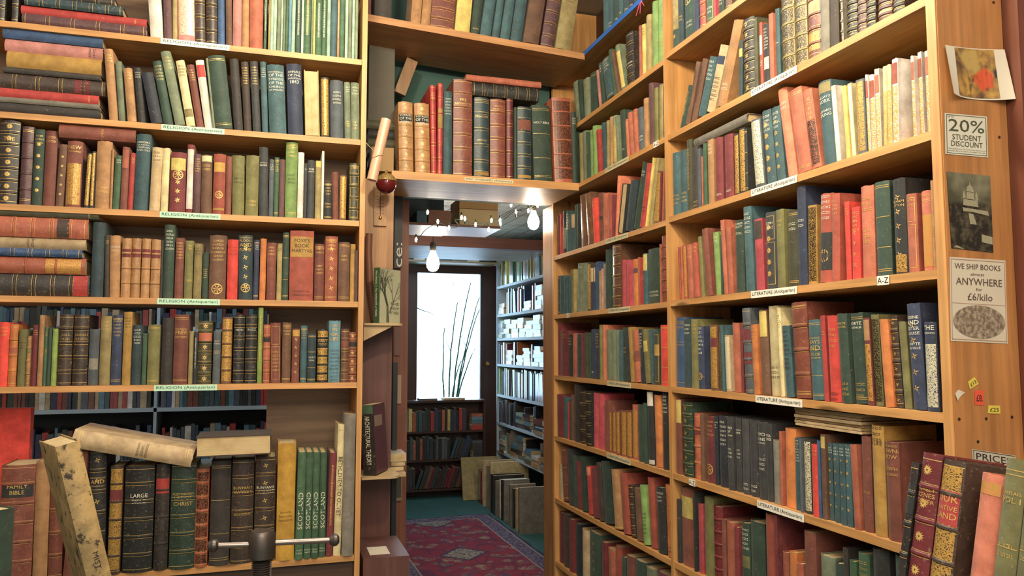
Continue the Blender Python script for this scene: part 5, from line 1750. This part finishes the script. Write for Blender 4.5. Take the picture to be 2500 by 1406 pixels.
o, at = card([(2330, 962), (2338, 951), (2352, 958), (2334, 979)], CARDW, 'paper_scrap', 'torn cream paper scrap stuck beside the price stickers', 'scrap', .003)
for i, (x, y) in enumerate(((2341, 1023), (2407, 1022), (2470, 1018), (2439, 335), (2425, 6), (2387, 1078))):
    p = PY(x, y, PN); q = MB(); q.lathe([(.0028, 0), (.0028, .001), (.0012, .0016)], (0, 0, 0), (0, -1, 0), 10); o = q.build('screw_head', plain('old_screw', '4a3a30', .4, .6)); o.location = (p.x, PN - .0001, p.z)
    tag(o, 'dark screw head in the notice panel ' + ['under the torn scrap', 'under the orange sticker', 'by the reddish post low down', 'beside the discount notice', 'above the curled postcard', 'above the price notice'][i], 'screw', 'screws in the notice panel')
# ------------------------------------------------------------------ books close by at the far lower corner, standing on a small table
TZ = EYE - .487
def table():
    r = empty('side_table', (1.03, .8, 0)); tag(r, 'small wooden table before the literature shelves holding large volumes', 'table')
    q = MB(); q.box((-.15, -.25, TZ - .025), (.105, .24, TZ)); q.build('table_top', WY, r)
    for sx_ in (-1, 1):
        for sy in (-1, 1): q = MB(); q.box((-.0225 + sx_*.108 - .014, sy*.215 - .014, 0), (-.0225 + sx_*.108 + .014, sy*.215 + .014, TZ - .0255)); q.build('leg', WZ, r)
table()
T = Shelf('X', .95, TZ, 9, 'small table', 'T0', .2)
def tb_book(x0, x1, xt, yt, code, style, lean=None, d=.17):
    yt_p = PX((xt + (x1 - x0)*.4), yt, .95); h = yt_p.z - TZ - d * math.sin(R(9))
    q0 = PX(xt, yt, .95).y; q1 = PX(xt + (x1 - x0), yt, .95).y; t = abs(q1 - q0) * .98
    root, fin, S = make_book(t, h, d, code, style, random.Random(int(x0))); T.items.append(1)
    a = R(lean or 0); root.location = (.95, (q0 + q1)/2 + math.tan(R(3))*h, TZ + .0006 + t/2*abs(math.sin(a))); root.rotation_euler = (-R(9), R(3), -R(90)); root.location.z += d * math.sin(R(9)); root.location.x -= math.tan(R(9)) * h * .8
    BOOKS.append(dict(o=root, S=S, code=code, fin=fin, h=h, t=t, lean=0, loc='small table', key='T0', k=None, row=None, what='standing')); return root
tb_book(2212, 2230, 2212, 1125, 'dk', 'b5;L=bk@.72-.88', 6.0)
tb_book(2232, 2280, 2234, 1104, 'mr', 'b5;m;T=HOMELY/SCENES/TURNER@.83', 6.0)
tb_book(2292, 2346, 2284, 1120, 'db', 'b5;o;L=rd@.68-.85;T=OUR/NATIVE/LAND@.83', 6.0)
tb_book(2372, 2427, 2378, 1153, 'sa', 'o=.9-.96', 5.0)
tb_book(2430, 2482, 2438, 1116, 'ol', 'T=RABELAIS/VOL_I@.86;s=1;g2@.62', 5.0)
tb_book(2484, 2542, 2492, 1120, 'ol', 'T=RABELAIS/VOL_II@.86;s=1;g2@.62', 5.0)
# ------------------------------------------------------------------ nearer things at the other lower corner
def vellum_book():
    # propped on end on the press table, leaning: spine to the right, mottled board to the viewer
    root, fin, S = make_book(.046, .475, .15, 'tn', 'V=MIST_·_BY_·_JESSE@.15-.5!K;U', random.Random(3))
    for o in root.children:
        if o.name.startswith('cover'):
            m, t, b = newmat('mottled_old_board'); v, oi = coords(t); f = noise(t, v, 14, 6, .7); f2 = noise(t, v, 40, 4, .7)
            c = mixc(t, ramp(t, f, .42, .58), hexc('8f7a52'), hexc('b89a68')); t.links.new(mixc(t, ramp(t, f2, .56, .64), c, hexc('3c352a')), b.inputs['Base Color']); b.inputs['Roughness'].default_value = .6
            o.data.materials[0] = m
    root.location = (-.30, 1.86, EYE - .66); root.rotation_euler = (0, -R(14), R(26))
    tag(root, 'worn mottled old book propped on end before the lowest religion shelf', 'book'); return root
vb = vellum_book()
thing_box('press_table', (-.62, 1.55, EYE - .70), (.3, 2.1, EYE - .672), wood('dark_table', '5c4030', 'x'), 'dark worktable in front of the religion bookcase, below the press', 'table')
for i, (x, y) in enumerate(((-.6, 1.57), (.27, 1.57), (-.6, 2.07), (.27, 2.07))):
    tl = thing_box('leg', (x - .02, y - .02, 0), (x + .02, y + .02, EYE - .7005), wood('dark_table', '5c4030', 'z'), None, None)
    tl.parent = bpy.data.objects['press_table']; tl.matrix_parent_inverse = Matrix.Translation(-bpy.data.objects['press_table'].location)
def upright_panel(pts, Y, th, nm, m, lab, cat, skew=.0):
    P = [PY(x, y, Y) for x, y in pts]; P[-1].z = P[-2].z = EYE - .671; q = MB(); n = len(P)
    q.raw([tuple(p) for p in P] + [(p.x - skew, p.y + th, p.z) for p in P], [tuple(range(n))[::-1], tuple(range(n, 2*n))] + [(i, (i+1) % n, n + (i+1) % n, n + i) for i in range(n)])
    o = q.build(nm, m); tag(o, lab, cat); return o
def near_book(x, Y, t, h, d, code, rz, lab, style='.'):
    p = PY(x, 1200, Y); root, fin, S = make_book(t, h, d, code, style, random.Random(int(h*100))); root.location = (p.x, Y, EYE - .6715); root.rotation_euler = (0, 0, rz); tag(root, lab, 'book')
q = MB(); a = PY(-30, 1010, 2.665); b = PY(76, 996, 2.665); q.box((a.x, 2.665, EYE - .6485), (b.x, 2.70, b.z)); o = q.build('red_album', cover_mat('sc', 'cloth')); tag(o, 'tall orange-red album standing behind the brown family bible', 'book')
near_book(8, 1.72, .06, .36, .2, 'dg', R(50), 'dark green cloth book at the end of the worktable below the religion shelves')
# nipping press
def press():
    c = PY(640, 1327, 1.72); r = empty('book_press', (c.x, 1.72, EYE - .671)); tag(r, 'old iron book press with a long bar handle before the religion shelves', 'press')
    IR = plain('worn_iron', '5f5650', .38, .75, .25, 18); hz = c.z - r.location.z
    q = MB(); q.lathe([(.018, -.032), (.026, -.028), (.0275, -.01), (.0275, .018), (.022, .027), (.017, .028)], (0, 0, hz), (0, 0, 1), 24); q.build('hub', IR, r, True)
    q = MB(); L = PY(815, 1330, 1.72).x - c.x; L2 = c.x - PY(520, 1325, 1.72).x; q.tube([(-L2, 0, hz + .003), (-.026, 0, hz)], .0062, 12); q.tube([(.026, 0, hz), (L, 0, hz - .003)], .0062, 12); q.build('bar_handle', plain('bright_iron', '8e8078', .3, .8, .15, 20), r, True)
    for sx_, X in ((-1, -L2), (1, L)):
        q = MB(); q.lathe([(.001, -.011), (.009, -.009), (.0135, 0), (.0125, .006), (.007, .011)], (X, 0, hz + (.003 if sx_ < 0 else -.003)), (1, 0, 0), 16); q.build('handle_knob', IR, r, True)
    q = MB(); prof = []
    z0 = .045; 
    k = 0
    while z0 + k*.0045 < hz - .034: prof += [(.0165, z0 + k*.0045), (.0205, z0 + k*.0045 + .0022)]; k += 1
    q.lathe(prof, (0,0,0), (0,0,1), 20); q.build('screw', plain('worn_iron', '5f5650', .38, .75, .25, 18), r, True)
    q = MB(); q.box((-.11, -.08, .0008), (.11, .08, .018)); q.build('base_plate', IR, r)
    q = MB(); q.box((-.09, -.06, .0185), (.09, .06, .0445)); q.build('platen', IR, r)
press()
# ------------------------------------------------------------------ the room glimpsed behind the religion shelves
def back_shelves():
    r = empty('back_room_bookcase', (-.7, 4.6, 0)); tag(r, 'bookcase in the cool lit room glimpsed through the religion shelves', 'bookcase')
    zs = [EYE + .62, EYE + .37, EYE + .10, EYE - .06, EYE - .33, EYE - .62]
    def B(nm, a, b, m):
        q = MB(); c = (Vector(a) + Vector(b)) / 2; q.box(Vector(a) - c, Vector(b) - c); o = q.build(nm, m, r); o.location = c - r.location
    for z in zs: B('shelf', (-2.0, 4.6, z - .02), (.02, 4.82, z), WHITEP)
    for x in (-2.018, .021, -.62): B('side_panel', (x, 4.6, 0.3), (x + .016, 4.82, EYE + .9), WHITEP)
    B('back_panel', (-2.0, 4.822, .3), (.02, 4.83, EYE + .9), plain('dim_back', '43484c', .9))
    rnd = random.Random(77); q = MB(); mats = [cover_mat(c, 'gloss') for c in ('nv', 'sl', 'wh', 'rb', 'te', 'bk', 'rd', 'bl', 'bg', 'dg', 'lb')]
    for z, hm in zip(zs, (.2, .2, .12, .2, .2, .2)):
        x = -1.998
        while x < -.016:
            t = rnd.uniform(.012, .034); 
            if not (x < -.6 and x + t > -.622): h = hm * rnd.uniform(.75, 1.02); q.box((x, 4.62 + rnd.uniform(0, .02), z + .0005), (x + t, 4.76, z + h), rnd.randrange(len(mats)))
            x += t + .002
    o = q.build('back_room_books', mats); tag(o, 'rows of indistinct books on the back room bookcase', 'books', kind='stuff')
back_shelves()
struct('wall_back_room', (-2.5, 5.2, 0), (.29, 5.26, 2.82), plain('back_room_wall', '5a6468', .9))
# ------------------------------------------------------------------ names, labels and groups of the books
NAMES_OF_PEOPLE = set("BUNYAN'S WILLIAM HAZLITT RUDYARD KIPLING LYTTON PELHAM MACAULAY'S RABELAIS TURNER FOXE'S HENDERSON FLEETWOOD'S JOSEPH HOCKING WHYTE MELVILLE D'ARTHUR ROSINE LOUISE GORDONS JOHN JESSE".split())
def look_of(b):
    S, h, t = b['S'], b['h'], b['t']; c = PAL[b['code']][0]; size = ''
    if b['k'] is not None:
        if t > .043: size = 'thick '
        elif t < .0135: size = 'slim '
        elif h > .2: size = 'tall '
        elif h < .14: size = 'short '
    lab = ''
    if 'P' in S: f = 'with page edges outward'
    elif 'T' in S or 'V' in S:
        tt = (S.get('T') or S.get('V')).split('@')[0].split('!')[0].replace('^', '').replace('/', ' ').replace('_', ' ')
        ws = [w for w in tt.split() if w not in NAMES_OF_PEOPLE][:4]; f = 'lettered ' + ' '.join(ws) if ws else 'with a plain gilt title'
    elif 'L' in S:
        f = 'with %s label' % PAL[S['L'].split('@')[0]][0]
    elif 'o' in S: f = 'with gilt patterned spine'
    elif 'm' in S: f = 'with gilt devices'
    elif 'b' in S: f = 'with raised bands'
    elif 'c' in S: f = 'with round emblem'
    elif 'g' in S or 'e' in S: f = 'with small gilt lettering'
    elif 'k' in S: f = 'with dark lettering'
    elif 'v' in S: f = 'lettered along its spine'
    elif 's' in S: f = 'with gilt rules'
    else: f = 'with plain spine'
    ln = 'leaning ' if abs(b['lean']) > R(6) else ''
    return size, ln, c, f
rows = {}
for b in BOOKS: rows.setdefault(b['key'], []).append(b)
GRP = {}
for key, bs in rows.items():
    std = [b for b in bs if b['k'] is not None]; std.sort(key=lambda b: b['k'])
    for b in bs: b['n'] = None
    cand = {}
    for idx, b in enumerate(bs):
        size, ln, c, f = look_of(b); nb = ''
        if b['k'] is not None:
            i = std.index(b); L_ = PAL[std[i-1]['code']][0] if i else None; R_ = PAL[std[i+1]['code']][0] if i < len(std) - 1 else None
            if L_ and R_: nb = f'between {L_} and {R_}' if L_ != R_ else f'between two {L_} ones'
            elif R_: nb = f'at the row end beside {R_}'
            else: nb = f'ending the row beside {L_}'
        else:
            nb = b['what']
        loc = 'on the ' + b['loc']
        if b['k'] is None:
            opts = [f'{c} book {f}, {nb} {loc}', f'{c} book {f}, {nb} in the pile, {loc}']
        else:
            opts = [f'{size}{ln}{c} book {f}, {loc}', f'{size}{c} book {f}, {nb}, {b["loc"]}', f'{size}{ln}{c} book {nb}, {loc}']
        cand[idx] = [o.replace('  ', ' ') for o in opts]
    chosen = {}
    for lv in range(3):
        cnt = {}
        for idx in cand:
            if idx in chosen: continue
            l = cand[idx][min(lv, len(cand[idx]) - 1)]; cnt.setdefault(l, []).append(idx)
        allc = set(chosen.values())
        for l, ids in cnt.items():
            if len(ids) == 1 and l not in allc and len(l.split()) <= 16: chosen[ids[0]] = l
    TENS = ORD + ['tenth', 'eleventh', 'twelfth', 'thirteenth', 'fourteenth', 'fifteenth', 'sixteenth', 'seventeenth', 'eighteenth', 'nineteenth', 'twentieth'] + ['twenty-' + o for o in ORD] + ['thirtieth'] + ['thirty-' + o for o in ORD] + ['fortieth'] + ['forty-' + o for o in ORD]
    for idx, b in enumerate(bs):
        if idx in chosen: continue
        size, ln, c, f = look_of(b)
        if b['k'] is None: l = f'{c} book lying flat, {ORD[sum(1 for q in bs[:idx] if q["k"] is None) % 9]} from the bottom, {b["loc"]}'
        else: l = f'{c} book, {TENS[std.index(b)]} counting from the {"religion side" if key[0] == "O" else "passage"}, {b["loc"]}' if key[0] != 'L' else f'{c} book, {TENS[std.index(b)]} counting towards the passage, {b["loc"]}'
        chosen[idx] = l
    for idx, b in enumerate(bs):
        tag(b['o'], chosen[idx], 'book', 'books on the ' + b['loc'])
        # its kind
        S = b['S']
        if b['fin'] == 'paper': nm = 'pamphlet'
        elif b['fin'] == 'leather': nm = 'leather_bound_book'
        elif b['t'] < .0145: nm = 'slim_cloth_volume'
        elif 'o' in S or 'm' in S or 'f' in S or 'c' in S: nm = 'gilt_stamped_book'
        elif b['h'] > .27: nm = 'folio_volume'
        elif 'T' in S or 'V' in S or 'L' in S: nm = 'titled_book'
        else: nm = 'cloth_bound_book'
        b['o'].name = nm
